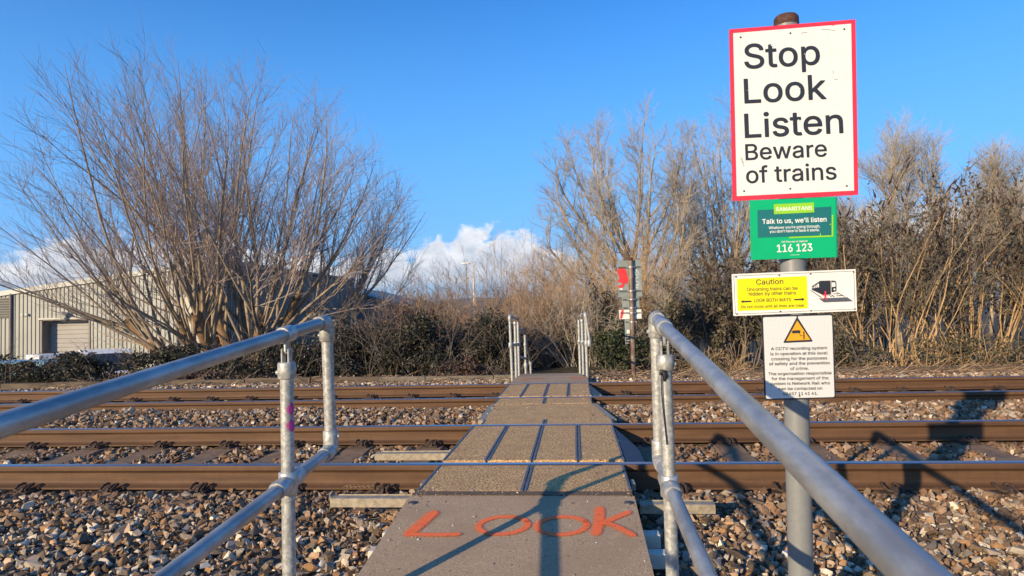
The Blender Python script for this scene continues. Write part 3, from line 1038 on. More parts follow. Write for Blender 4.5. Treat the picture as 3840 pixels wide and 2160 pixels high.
def build_handrails():
    h, tz = handrail_near(-1.06, -1.06, "galvanised handrail on the left of the LOOK ramp, running out of frame left", 2.655, 2.27, 1.004, 0.108, 0.452, 0.078, -1.3, -0.32, -1)
    # pink paint dabs on its post
    for z in (0.690, 0.630):
        ang = R(-42)
        def fr(q, z=z):
            a = ang + q[0] / TR
            return (-1.06 + (TR + 0.0012) * math.cos(a), 2.27 + (TR + 0.0012) * math.sin(a), z + q[1])
        stroke([(0.006, -0.012), (0.006, 0.000), (0.006, 0.012)], 0.034, None, "paint_dab", "spray_pink", h, 4, frame=fr)
    h, tz = handrail_near(0.330, 0.336, "galvanised handrail on the right of the LOOK ramp, sloping towards the viewer", 2.735, 2.45, 0.985, 0.116, 0.385, 0.078, -1.3, -0.32, 1)
    # cable tie and tail on the right post
    b = MB()
    px, py = 0.330 - 0.012, 2.45 - 0.0275
    b.tube([(px - 0.010, py, 0.775), (px - 0.006, py - 0.002, 0.79), (px + 0.004, py - 0.001, 0.788), (px + 0.007, py, 0.770), (px + 0.001, py - 0.002, 0.752)], [0.004, 0.009, 0.010, 0.010, 0.003], 8)
    b.tube([(px - 0.006, py - 0.001, 0.78), (px - 0.008, py - 0.001, 0.72), (px - 0.004, py - 0.001, 0.64), (px + 0.004, py - 0.003, 0.52)], 0.0022, 6)
    b.build("cable_tie", "black_plastic", h)
    # far handrails
    for x, x2, lab, ys, tz, s in ((-1.045, -1.02, "small far handrail on the left side of the exit ramp, before dark brambles", (10.45, 11.0, 11.35), 0.975, -1),
                                  (0.205, 0.185, "small far handrail on the right side of the exit ramp", (10.5, 11.0, 11.5), 0.985, 1)):
        h = empty("handrail", (0, 0, 0), lab, "handrail")
        X = (lambda y: 0.168 - 0.105 * (y - 10.5)) if s > 0 else (lambda y: -1.065 + 0.055 * (y - 10.45))
        for k, y in enumerate(ys):
            b = MB()
            b.tube([(X(y) + (0.02 if k == 0 and s < 0 else 0), y, -0.35), (X(y), y, tz - (0.05, 0.12, 0.11)[k])], TR, 12)
            b.build("post", "galv_post", h)
        sl = 0.06
        b = MB()
        b.tube([(X(ys[0]), ys[0] + 0.03, tz), (X(ys[1]), ys[1], tz - sl * 0.6), (X(ys[2]), ys[2] + 0.03, tz - sl)], TR, 12)
        b.build("top_rail", "galv_rail", h)
        b = MB()
        b.tube([(X(ys[0]), ys[0] + 0.02, 0.50), (X(ys[2]), ys[2], 0.47)], TR, 12)
        b.build("lower_rail", "galv_rail", h)
        elbow(h, (X(ys[0]), ys[0], tz), (0, 1, 0), (0, 0, -1))
        for y, z in ((ys[0], 0.50), (ys[1], 0.487), (ys[2], 0.475)):
            b = MB()
            collar(b, (X(y), y, z), (0, 0, 1), 0.042, 0.0345)
            b.build("cross_fitting", "galv_post", h)
        for z, d_, hl in ((tz - 0.035, (0, 1, 0), 0.035), (tz - 0.13, (0, 0, 1), 0.03)):
            b = MB()
            collar(b, (X(ys[1]), ys[1], z), d_, hl, 0.032)
            b.build("rail_clamp", "galv", h)
        x = X(ys[0]) if s > 0 else X(12.1)
        if s > 0:
            b = MB()
            b.tube([(x + 0.005, ys[0] - 0.03, tz - 0.03), (x + 0.055, ys[0] - 0.02, 0.56), (x + 0.05, ys[0] - 0.01, 0.50)], TR * 0.95, 10)
            collar(b, (x + 0.05, ys[0] - 0.01, 0.50), (0, 0, 1), 0.05, 0.034)
            b.build("end_post", "galv_post", h)
        else:
            # steps down: lower second pair of rails
            b = MB()
            for y, zt_ in ((12.1, 0.64), (13.4, 0.0)):
                b.tube([(x + 0.02, y, -0.9), (x + 0.02, y, zt_ - 0.02)], TR, 12)
            b.build("post", "galv_post", h)
            b = MB()
            b.tube([(x, 11.4, 0.74), (x + 0.02, 12.1, 0.62), (x + 0.02, 13.4, 0.0)], TR, 12)
            b.build("stair_rail", "galv_rail", h)
            b = MB()
            b.tube([(x, 11.4, 0.24), (x + 0.02, 12.1, 0.16), (x + 0.02, 13.4, -0.45)], TR, 12)
            b.build("stair_rail", "galv_rail", h)
            b = MB()
            collar(b, (x + 0.02, 12.1, 0.42), (0, 0, 1), 0.03, 0.033)
            collar(b, (x + 0.02, 12.1, 0.02), (0, 0, 1), 0.05, 0.036)
            collar(b, (x + 0.02, 13.4, -0.02), (0, 0, 1), 0.05, 0.036)
            b.build("rail_clamp", "galv_post", h)


build_handrails()


def build_grit():
    """loose grit and small chips kicked onto the walkway, thickest along its edges and joints"""
    rng = np.random.default_rng(17)
    protos = stone_protos(rng, 5)
    n = 1500
    y = rng.uniform(2.3, 9.2, n)
    e = rng.random(n)
    l, r = deck_edges(y)
    u = np.where(e < 0.65, rng.beta(0.5, 3.0, n), rng.random(n))
    x = np.where(rng.random(n) < 0.5, l + 0.03 + u * (r - l - 0.06), r - 0.03 - u * (r - l - 0.06))
    j = np.array([3.63, 3.70, 4.33, 4.48, 5.83, 5.93, 6.17, 7.24, 7.72, 7.89])
    near = rng.random(n) < 0.35
    y = np.where(near, j[rng.integers(0, len(j), n)] + rng.normal(0, 0.02, n), y)
    ok = np.ones(n, bool)
    for y0 in (4.372, 5.877, 7.770, 9.275):
        ok &= np.abs(y - y0) > 0.075
    x, y = x[ok], y[ok]
    n = len(x)
    z = np.where(y < 3.62, ramp_z(y), -0.003) + 0.001
    S = rng.lognormal(math.log(0.0042), 0.45, n)
    rm = rot_mats(rng, n)
    C = PALETTE[rng.integers(0, len(PALETTE), n)] * 0.9
    pi = rng.integers(0, 5, n)
    Vs, Fs, Cs, off = [], [], [], 0
    for k, (pv, pf) in enumerate(protos):
        ids = np.where(pi == k)[0]
        V = np.einsum("nij,vj->nvi", rm[ids], pv) * S[ids][:, None, None] + np.stack([x, y, z], 1)[ids][:, None, :]
        F = pf[None] + (np.arange(len(ids)) * len(pv))[:, None, None] + off
        Vs.append(V.reshape(-1, 3)); Fs.append(F.reshape(-1, 3)); Cs.append(np.repeat(C[ids], len(pv), 0))
        off += len(ids) * len(pv)
    o = obj("loose_grit", np_mesh("loose_grit", np.concatenate(Vs), np.concatenate(Fs), "ballast_stone", np.concatenate(Cs)))
    tag(o, "loose grit and small stone chips lying on the walkway", "grit", kind="stuff")


build_grit()


def build_rail_scribble():
    rail = [o for o in COL.objects if o.name.startswith("rail") and o.type == "MESH" and o.data.name.startswith("rail") and o.parent and abs(o.parent.location.y - 4.372) < 0.01 and o.location.y < 0.1][0]
    P = [(0.0, 0.0), (0.018, 0.010), (0.030, 0.002), (0.045, 0.011), (0.06, 0.0), (0.075, 0.008), (0.09, 0.001), (0.105, 0.010), (0.12, 0.003), (0.138, 0.011), (0.150, 0.0), (0.17, 0.010), (0.185, 0.002), (0.20, 0.011), (0.222, 0.004)]
    fr = lambda q: (-1.62 + q[0], -0.036 - 0.036 * (1 - q[1] / 0.012), -0.1375 - 0.0085 * (1 - q[1] / 0.012))
    stroke(P, 0.0045, None, "scribble", "scratch_tan", rail, 3, frame=fr)


build_rail_scribble()

# ------------------------------------------------------------------ signs
try:
    FONT = bpy.data.fonts.load(os.path.join(bpy.utils.system_resource("DATAFILES"), "fonts", "Inter.woff2"))
except Exception:
    FONT = None


def glyphs(body, res):
    """triangles of a line of text, non-zero winding so that overlapping contours fill properly"""
    c = bpy.data.curves.new("t", "FONT")
    if FONT:
        c.font = FONT
    c.body = body
    c.resolution_u = res
    c.fill_mode = "NONE"
    o = bpy.data.objects.new("t", c)
    COL.objects.link(o)
    dg = bpy.context.evaluated_depsgraph_get()
    me = bpy.data.meshes.new_from_object(o.evaluated_get(dg))
    co = np.array([(v.co.x, v.co.y) for v in me.vertices])
    ed = [tuple(e.vertices) for e in me.edges]
    bpy.data.objects.remove(o)
    bpy.data.curves.remove(c)
    bpy.data.meshes.remove(me)
    # orient every edge along its contour (vertices are stored in contour order, loops close back to their start)
    E = np.array([(a_, b_) if b_ == a_ + 1 else (max(a_, b_), min(a_, b_)) for a_, b_ in ed])
    r = delaunay_2d_cdt([Vector(p) for p in co.tolist()], ed, [], 0, 1e-6)
    V = np.array([tuple(v) for v in r[0]])
    F = np.array([f for f in r[2] if len(f) == 3])
    cen = V[F].mean(1)
    p, q = co[E[:, 0]], co[E[:, 1]]
    y0, y1 = p[None, :, 1], q[None, :, 1]
    cx, cy = cen[:, 0:1], cen[:, 1:2]
    cr = (q[None, :, 0] - p[None, :, 0]) * (cy - y0) - (cx - p[None, :, 0]) * (y1 - y0)
    wn = ((y0 <= cy) & (y1 > cy) & (cr > 0)).sum(1) - ((y0 > cy) & (y1 <= cy) & (cr < 0)).sum(1)
    F = F[wn != 0]
    return np.concatenate([V, np.zeros((len(V), 1))], 1), [tuple(map(int, f)) for f in F]


CAP = float(glyphs("H", 2)[0][:, 1].max())


def text_mesh(lines, y, mat, name, parent, off=0.018, res=3):
    """lines: (text, x0, x1, baseline z, cap height) laid in the plane Y = y, read from -Y; strokes thickened by off cap heights"""
    for body, x0, x1, zb, cap in lines:
        V, F = glyphs(body, res)
        mn, mx = V[:, 0].min(), V[:, 0].max()
        e = off * cap
        b = MB()
        n_ = 8 if cap > 0.03 else 4
        for k in range(n_):
            a = 2 * math.pi * (k + 0.5) / n_
            dx, dz = e * math.cos(a), e * math.sin(a)
            X = x0 + e + (V[:, 0] - mn) / (mx - mn) * (x1 - x0 - 2 * e) + dx
            Z = zb + e + V[:, 1] * (cap - 2 * e) / CAP + dz
            b.add(list(zip(X, y - 0.00004 * k - 0.000004 * (V[:, 2] % 3), Z)), F)
        me = bpy.data.meshes.new(name)
        me.from_pydata(b.v, [], b.f)
        me.materials.append(MATS[mat])
        link(bpy.data.objects.new(name, me), parent)


def flat(polys, y, mat, name, parent, label=None):
    me = bpy.data.meshes.new(name)
    V, F = [], []
    for p in polys:
        o = len(V)
        V += [(q[0], y, q[1]) for q in p]
        F.append(tuple(range(o, o + len(p))))
    me.from_pydata(V, [], F)
    me.materials.append(MATS[mat])
    o = link(bpy.data.objects.new(name, me), parent)
    if label:
        o["label"] = label
    return o


def circle(cx, cz, r, n=18):
    return [(cx + r * math.cos(2 * math.pi * k / n), cz + r * math.sin(2 * math.pi * k / n)) for k in range(n)]


def thick(pts, w):
    """polyline to quads"""
    out = []
    for a, b in zip(pts[:-1], pts[1:]):
        d = np.array(b) - np.array(a)
        n = np.array([-d[1], d[0]]) / (np.linalg.norm(d) + 1e-9) * w / 2
        out.append([tuple(a - n), tuple(b - n), tuple(b + n), tuple(a + n)])
    return out


def rounded(q, r, n=5):
    """rounded quad outline from four corners TL TR BR BL"""
    out = []
    q = [np.array(p, float) for p in q]
    for i in range(4):
        p, a, b = q[i], q[i - 1], q[(i + 1) % 4]
        da, db = (a - p) / np.linalg.norm(a - p), (b - p) / np.linalg.norm(b - p)
        for k in range(n + 1):
            t = k / n
            s = p + da * r * (1 - t) ** 2 + db * r * t * t
            out.append((float(s[0]), float(s[1])))
    return out


def plate(q, y, t, mat, name, parent, r=0.004, label=None):
    b = MB()
    b.prism(rounded(q, r, 3), y, y + t, "Y")
    return b.build(name, mat, parent, label=label)


def inset(q, d):
    c = np.mean(np.array(q), 0)
    return [(p[0] + (d if p[0] < c[0] else -d), p[1] + (d if p[1] < c[1] else -d)) for p in q]


def rivets(pts, y, r, parent, mat="bolt_dark"):
    for x, z in pts:
        b = MB()
        b.tube([(x, y, z), (x, y - 0.002, z), (x, y - 0.0035, z)], [r, r, r * 0.5], 10)
        b.build("rivet", mat, parent)


def build_near_sign():
    s = empty("signpost", (0, 0, 0), "tall grey signpost carrying four warning signs beside the right handrail", "signpost")
    b = MB()
    px = lambda z: 0.8195 + 0.0165 * z
    b.tube([(px(z), 2.55, z) for z in (-0.6, 0.0, 0.7, 1.4, 2.108)], 0.0452, 28)
    b.build("pole", "pole_paint", s)
    b = MB()
    b.tube([(px(2.10), 2.55, 2.106), (px(2.12), 2.55, 2.138), (px(2.13), 2.55, 2.146)], [0.0462, 0.0455, 0.040], 24)
    b.build("pole_cap", "rust_dark", s)
    b = MB()
    for z in (1.90, 1.60, 1.33, 1.07, 0.83):
        b.tube([(px(z), 2.55, z - 0.012), (px(z), 2.55, z + 0.012)], 0.0475, 24)
    b.build("clamp_band", "galv", s)
    F = 2.50
    # stop look listen
    q = [(0.6243, 2.0898), (1.0904, 2.0959), (1.0706, 1.4275), (0.6116, 1.4242)]
    p = plate(q, F, 0.003, "sign_red", "warning_sign", s, 0.003, "red-bordered white sign reading Stop Look Listen Beware of trains")
    flat([[(0.6388, 2.0734), (1.0735, 2.0799), (1.0553, 1.444), (0.6278, 1.4417)]], F - 0.0010, "sign_white", "white_field", p)
    text_mesh([("Stop", 0.6752, 0.9549, 1.9303, 0.0968), ("Look", 0.6697, 0.9721, 1.796, 0.0968), ("Listen", 0.666, 1.027, 1.6627, 0.0951)], F - 0.0020, "sign_black", "lettering", p, 0.021, 6)
    text_mesh([("Beware", 0.6653, 0.964, 1.5773, 0.0626), ("of trains", 0.6644, 0.995, 1.4888, 0.0643)], F - 0.0020, "sign_black", "lettering", p, 0.019, 5)
    rivets([(0.6654, 2.0552), (0.8503, 2.0587), (1.0472, 2.0601), (0.655, 1.4599), (0.8248, 1.4613), (1.0295, 1.4626)], F - 0.001, 0.0035, p)
    # chipped spots in the lettering, and scratches
    rng = np.random.default_rng(8)
    W = lambda a, b_: (0.6243 + (a - 103) * 0.000515 - (b_ - 210) * 0.0000095, 2.0898 - (b_ - 210) * 0.0005425 + (a - 103) * 0.0000068 + (a - 103) * 0.00004)
    chips = [(408, 373, 7), (328, 406, 5), (305, 466, 6), (292, 410, 3), (640, 470, 4), (436, 470, 4), (225, 668, 3), (302, 736, 5), (575, 715, 7), (600, 710, 5), (735, 630, 5), (522, 660, 4),
             (845, 850, 9), (570, 828, 5), (586, 932, 7), (715, 905, 6), (735, 912, 4), (478, 862, 4), (820, 900, 4), (430, 885, 3), (618, 1275, 6), (600, 1285, 5), (560, 1290, 4), (235, 1080, 3), (490, 1080, 3), (360, 610, 3), (545, 635, 3)]
    flat([[(W(a, c)[0] + r * 0.00052 * m * math.cos(t), W(a, c)[1] + r * 0.00052 * m * math.sin(t)) for t, m in zip(np.linspace(0, 5.4, 7), rng.uniform(0.6, 1.15, 7))] for a, c, r in chips], F - 0.0029, "sign_white", "paint_chips", p)
    sc = []
    for a in ([(765, 312), (820, 322), (862, 336)], [(840, 298), (862, 296)], [(620, 318), (665, 317)], [(730, 270), (735, 268)], [(838, 612), (842, 640)], [(845, 680), (872, 683)], [(850, 545), (853, 549)], [(836, 655), (840, 660)], [(165, 1140), (190, 1210)], [(172, 1135), (185, 1180)]):
        sc += thick([np.array(W(*t)) for t in a], 0.0014)
    flat(sc, F - 0.0016, "sign_slate", "scratches", p)
    # green helpline sign
    q = [(0.6747, 1.4222), (0.9986, 1.4238), (0.9909, 1.1968), (0.6708, 1.1957)]
    F2 = 2.499
    b = MB()
    xs = [(0.0, 0.0), (0.965, 0.0), (0.982, 0.0025), (0.993, 0.008), (1.0, 0.017)]
    V = []
    for u, dy in xs:
        for back in (0, 0.0025):
            V.append((q[0][0] + (q[1][0] - q[0][0]) * u, F2 + dy + back, 1.4232))
            V.append((q[3][0] + (q[2][0] - q[3][0]) * u, F2 + dy + back, 1.1962))
    Fc = []
    for i in range(len(xs) - 1):
        a, c = i * 4, (i + 1) * 4
        Fc += [(a, c, c + 1, a + 1), (a + 2, a + 3, c + 3, c + 2), (a, a + 2, c + 2, c), (a + 1, c + 1, c + 3, a + 3)]
    Fc += [(0, 1, 3, 2), (16, 18, 19, 17)]
    b.add(V, Fc)
    p = b.build("helpline_sign", "sign_green", s, label="green sign with a dark teal panel and the number 116 123")
    flat([[(0.7011, 1.3851), (0.9705, 1.3867), (0.9664, 1.2798), (0.6989, 1.2795)]], F2 - 0.0009, "sign_teal", "teal_panel", p)
    flat([[(0.7621, 1.4044), (0.9087, 1.4051), (0.9078, 1.3678), (0.7612, 1.3665)]], F2 - 0.0018, "sign_lime", "lime_label", p)
    lx = 0.9764
    flat([[(lx - 0.006, 1.3552), (lx, 1.3552), (0.9727, 1.273), (0.9665, 1.273)], [(0.8131, 1.2731), (0.9668, 1.2731), (0.9668, 1.2790), (0.8131, 1.2788)],
          [(0.961, 1.3215), (0.9705, 1.3215), (0.9705, 1.3185), (0.961, 1.3185)], [(0.925, 1.2788), (0.9278, 1.2788), (0.9278, 1.288), (0.925, 1.288)]], F2 - 0.0016, "sign_lime", "lime_bracket", p)
    text_mesh([("SAMARITANS", 0.7687, 0.9009, 1.3776, 0.0147), ("Talk to us, we\u2019ll listen", 0.7169, 0.9507, 1.3308, 0.0184), ("116 123", 0.7663, 0.8951, 1.2216, 0.0294)], F2 - 0.0026, "sign_text_white", "lettering", p, 0.026, 3)
    text_mesh([("Whatever you\u2019re going through,", 0.7397, 0.9265, 1.3102, 0.0103), ("you don\u2019t have to face it alone.", 0.7425, 0.924, 1.2961, 0.0103),
               ("Call free day or night on", 0.784, 0.8793, 1.2569, 0.007), ("A registered charity", 0.8138, 0.8472, 1.2087, 0.0026)], F2 - 0.0026, "sign_text_white", "lettering", p, 0.018, 2)
    # caution sign
    q = [(0.5975, 1.1445), (1.048, 1.149), (1.0458, 0.9931), (0.5981, 0.9854)]
    p = plate(q, F, 0.003, "sign_pure", "caution_sign", s, 0.003, "wide white sign with yellow Caution panel and a train pictogram")
    o, i = inset(q, 0.0065), inset(q, 0.0078)
    flat([[o[k], o[(k + 1) % 4], i[(k + 1) % 4], i[k]] for k in range(4)], F - 0.0008, "sign_black", "border_line", p)
    flat([rounded([(0.6155, 1.1257), (0.8712, 1.1288), (0.87, 1.007), (0.6141, 1.0041)], 0.004)], F - 0.0010, "sign_yellow", "yellow_panel", p)
    text_mesh([("Caution", 0.6856, 0.7849, 1.1014, 0.0202), ("Oncoming trains can be", 0.6502, 0.8357, 1.0781, 0.0133), ("hidden by other trains", 0.6563, 0.8293, 1.0604, 0.014),
               ("LOOK BOTH WAYS", 0.6752, 0.8106, 1.0353, 0.0136), ("Do not cross until all lines are clear", 0.627, 0.8573, 1.0139, 0.011)], F - 0.0020, "sign_black", "lettering", p, 0.02, 2)
    D = {"arrL": [(0.6267, 1.0387), (0.6361, 1.0457), (0.6359, 1.0419), (0.6657, 1.0421), (0.6655, 1.0366), (0.6357, 1.036), (0.6356, 1.0325)],
         "arrR": [(0.8592, 1.0419), (0.8499, 1.0352), (0.85, 1.0387), (0.8207, 1.0385), (0.8209, 1.044), (0.8503, 1.0446), (0.8504, 1.0484)],
         "side": [(0.8878, 1.0895), (0.9185, 1.1093), (0.9559, 1.1092), (0.9549, 1.0571), (0.9238, 1.0566), (0.8872, 1.0767)],
         "front": [(0.9586, 1.1091), (0.973, 1.1076), (0.9761, 1.1023), (0.9753, 1.0686), (0.9572, 1.0643)],
         "win": [(0.9599, 1.1021), (0.9721, 1.1021), (0.9727, 1.0859), (0.9591, 1.0846)],
         "w1": [(0.89, 1.0863), (0.8927, 1.0879), (0.8928, 1.0821), (0.8901, 1.0818)], "w2": [(0.8951, 1.0896), (0.8985, 1.0916), (0.8985, 1.0829), (0.8951, 1.0827)],
         "w3": [(0.9009, 1.0929), (0.9053, 1.0955), (0.9052, 1.0841), (0.9008, 1.0836)], "w4": [(0.9074, 1.0965), (0.9131, 1.1001), (0.9131, 1.0849), (0.9075, 1.0844)],
         "base": [(0.9107, 1.0432), (1.013, 1.0451), (1.0337, 1.0291), (0.9282, 1.0279)],
         "t1": [(0.8808, 1.0748), (0.8835, 1.0754), (0.9221, 1.0467), (0.9181, 1.0461)], "t2": [(0.9549, 1.0554), (0.9582, 1.0567), (0.9684, 1.0474), (0.9637, 1.0469)],
         "t3": [(0.9738, 1.0652), (0.9771, 1.0651), (1.006, 1.0484), (1.0017, 1.0478)], "t4": [(0.945, 1.0557), (0.9483, 1.0556), (0.9592, 1.0477), (0.9552, 1.0471)],
         "t5": [(0.9627, 1.0596), (0.9825, 1.0608), (0.9847, 1.0583), (0.9649, 1.0575)], "t6": [(0.9732, 1.0524), (0.9953, 1.0535), (0.9979, 1.051), (0.9764, 1.0499)]}
    flat([D["arrL"], D["arrR"]], F - 0.0020, "sign_black", "arrows", p)
    flat([D["base"]], F - 0.0009, "sign_slate", "pictogram_platform", p)
    flat([D[k] for k in ("side", "front", "t1", "t2", "t3", "t4", "t5", "t6")], F - 0.0014, "sign_black", "train_pictogram", p)
    flat([D[k] for k in ("win", "w1", "w2", "w3", "w4")] + [circle(0.9683, 1.0757, 0.0036, 12)], F - 0.0020, "sign_pure", "pictogram_windows", p)
    man = [[(0.9347, 1.0629), (0.9335, 1.0512)], [(0.934, 1.0615), (0.9288, 1.0561), (0.9263, 1.0528)], [(0.9343, 1.0615), (0.9391, 1.0565), (0.9415, 1.0523)],
           [(0.9336, 1.0519), (0.9306, 1.045), (0.9237, 1.0383)], [(0.9336, 1.0519), (0.9372, 1.0449), (0.9375, 1.0359)]]
    polys = [circle(0.9349, 1.067, 0.0034, 12)]
    for k, st in enumerate(man):
        polys += thick([np.array(t) for t in st], 0.0055 if k == 0 else 0.0028)
    for k, pl in enumerate(polys):
        flat([pl], F - 0.0024 - 0.0001 * k, "sign_red", "walker_pictogram", p)
    rivets([(0.6124, 1.1339), (0.7712, 1.1347), (0.8848, 1.1363), (1.0393, 1.1389), (0.6103, 0.9931), (0.7696, 0.9986), (0.8805, 0.9981), (1.0373, 1.0002)], F - 0.001, 0.0028, p)
    # camera notice
    q = [(0.7009, 0.983), (0.9608, 0.9846), (0.9569, 0.6701), (0.6997, 0.6666)]
    F4 = 2.5015
    p = plate(q, F4, 0.003, "sign_black", "camera_notice", s, 0.008, "white reflective notice with yellow camera triangle and black border")
    flat([rounded(inset(q, 0.0052), 0.007)], F4 - 0.0008, "sign_reflective", "white_field", p)
    flat([[(0.8270, 0.9725), (0.8299, 0.9745), (0.8328, 0.9725), (0.8815, 0.8865), (0.8818, 0.8838), (0.8795, 0.8822), (0.7795, 0.8797), (0.7772, 0.8812), (0.7775, 0.8840)]], F4 - 0.0016, "sign_black", "triangle_border", p)
    flat([[(0.8295, 0.9626), (0.8742, 0.8896), (0.7863, 0.8869)]], F4 - 0.0023, "sign_amber", "amber_triangle", p)
    flat([[(0.8106, 0.9255), (0.8386, 0.9262), (0.8386, 0.9155), (0.8106, 0.9145)], [(0.808, 0.9225), (0.8107, 0.9227), (0.8108, 0.9178), (0.8081, 0.9176)],
          [(0.8495, 0.9207), (0.8535, 0.9209), (0.8533, 0.8914), (0.8493, 0.8913)]] + thick([np.array(t) for t in [(0.8349, 0.9147), (0.839, 0.9061), (0.8493, 0.9042)]], 0.0018), F4 - 0.0030, "sign_black", "camera_symbol", p)
    text_mesh([("A CCTV recording system", 0.73, 0.9326, 0.853, 0.0112), ("is in operation at this level", 0.7271, 0.9339, 0.8338, 0.0112), ("crossing for the purposes", 0.7293, 0.9317, 0.815, 0.0112),
               ("of safety and the prevention", 0.721, 0.9397, 0.7969, 0.0112), ("of crime.", 0.7969, 0.8635, 0.778, 0.0112), ("The organisation responsible", 0.7163, 0.9443, 0.7594, 0.0112),
               ("for the management of the", 0.7273, 0.933, 0.7409, 0.0112), ("system is Network Rail who", 0.7228, 0.9374, 0.7224, 0.0112), ("can be contacted on", 0.7514, 0.9089, 0.7032, 0.0112),
               ("03457 11 41 41.", 0.7677, 0.8918, 0.6844, 0.0109)], F4 - 0.0022, "sign_black", "lettering", p, 0.024, 2)
    rivets([(0.830, 0.9765), (0.826, 0.6806)], F4 - 0.001, 0.003, p)


def build_far_sign():
    s = empty("signpost", (0, 0, 0), "rusty far signpost seen from behind, its sign backs daubed with red paint", "signpost")
    b = MB()
    px = lambda z: 1.062 + 0.008 * z
    b.tube([(px(z), 12.25, z) for z in (-0.6, 0.5, 1.955)], 0.0452, 18)
    b.build("pole", "pole_rusty", s)
    b = MB()
    b.tube([(px(2.0), 12.25, 1.955), (px(2.0), 12.25, 2.012)], 0.0465, 18)
    b.build("pole_cap", "rust_dark", s)
    Y = 12.305

    def back(x0, x1, z0, z1, mat, nm, bars, lab=None):
        p = plate([(x0, z1), (x1, z1), (x1, z0), (x0, z0)], Y, 0.004, mat, nm, s, 0.02 if mat == "sign_back" else 0.003, lab)
        for z in bars:
            c = MB()
            for dz in (-0.010, 0.010):
                c.box(((x0 + x1) / 2, Y - 0.010, z + dz), (x1 - x0 - 0.03, 0.018, 0.007))
            c.build("mounting_rail", "bolt_dark", p)
            c = MB()
            c.tube([(px(z), 12.25, z - 0.012), (px(z), 12.25, z + 0.012)], 0.049, 18)
            for sx in (-1, 1):
                c.box((px(z) + sx * 0.062, 12.262, z), (0.026, 0.030, 0.022), 0.004)
            c.build("clamp", "galv", p)
        return p
    p = back(0.828, 1.276, 1.273, 1.967, "sign_back", "sign_panel", (1.835, 1.385), "grey sign back with red spray paint and pale scribble")
    fr = lambda q: (q[0], Y - 0.003, q[1])
    f2 = lambda q: (q[0], Y - 0.0045, q[1])
    stroke([(0.850, 1.745), (0.885, 1.785), (0.930, 1.785), (0.955, 1.745), (0.975, 1.66), (0.995, 1.56)], 0.085, None, "sprayed_blotch", "spray_red", p, 6, frame=fr)
    stroke([(0.865, 1.735), (0.915, 1.70), (0.930, 1.63), (0.965, 1.56)], 0.125, None, "sprayed_blotch", "spray_red", p, 6, frame=f2)
    stroke([(0.845, 1.585), (0.895, 1.59), (0.945, 1.56)], 0.07, None, "sprayed_blotch", "spray_red", p, 6, frame=lambda q: (q[0], Y - 0.006, q[1]))
    stroke([(0.850, 1.475), (0.895, 1.475), (0.935, 1.515)], 0.06, None, "sprayed_blotch", "spray_red", p, 6, frame=lambda q: (q[0], Y - 0.0075, q[1]))
    flat([[(0.862, 1.41), (0.912, 1.41), (0.912, 1.46), (0.862, 1.46)]], Y - 0.003, "sign_pure", "white_sticker", p)
    for k, pts in enumerate(([(1.150, 1.72), (1.165, 1.79), (1.195, 1.77), (1.165, 1.71), (1.205, 1.67)], [(1.215, 1.76), (1.225, 1.69)], [(1.225, 1.64), (1.175, 1.63), (1.165, 1.57), (1.215, 1.555)],
                             [(1.225, 1.54), (1.205, 1.50), (1.165, 1.505)], [(1.165, 1.42), (1.175, 1.48), (1.225, 1.49)], [(1.175, 1.445), (1.215, 1.44)])):
        stroke(pts, 0.016, None, "scribble", "spray_white", p, 5, frame=lambda q, k=k: (q[0], Y - 0.003 - 0.0004 * k, q[1]))
    back(0.896, 1.223, 1.034, 1.267, "sign_back", "sign_panel", (1.225, 1.065))
    p = back(0.838, 1.252, 0.857, 1.030, "sign_pure", "sign_panel", (0.97,), "white narrow sign back with a red paint stroke")
    stroke([(0.905, 1.025), (0.885, 0.95), (0.868, 0.875)], 0.05, None, "sprayed_stroke", "spray_red", p, 5, frame=fr)
    p = back(0.933, 1.12, 0.570, 0.852, "sign_back", "sign_panel", (0.80,))
    flat([[(0.967, 0.585), (1.02, 0.585), (1.02, 0.65), (0.967, 0.65)]], Y - 0.003, "sign_pure", "paper_label", p)
    b = MB()
    for z in np.linspace(0.40, 0.55, 4):
        b.box((0.975, Y, z), (0.085, 0.006, 0.018))
    b.box((0.940, Y + 0.004, 0.66), (0.008, 0.006, 0.56))
    b.build("small_bracket", "galv", s)


build_near_sign()
build_far_sign()

# ------------------------------------------------------------------ plants
def unit(a):
    return a / (np.linalg.norm(a, axis=-1, keepdims=True) + 1e-9)


def grow(rng, P, D, L, K, wander, up=0.0, r0=None, r1=None, sag=0.0):
    """polylines (N, K+1, 3) and radii (N, K+1)"""
    n = len(P)
    d = unit(np.array(D, float))
    p = np.array(P, float)
    pts = [p]
    st = (np.asarray(L) / K)[:, None]
    for k in range(K):
        d = d + rng.normal(0, wander, (n, 3))
        d[:, 2] += up - sag * k / K
        d = unit(d)
        p = p + d * st
        pts.append(p)
    t = np.linspace(0, 1, K + 1)[None]
    rad = np.asarray(r0)[:, None] * (1 - t) + np.asarray(r1)[:, None] * t
    return np.stack(pts, 1), rad


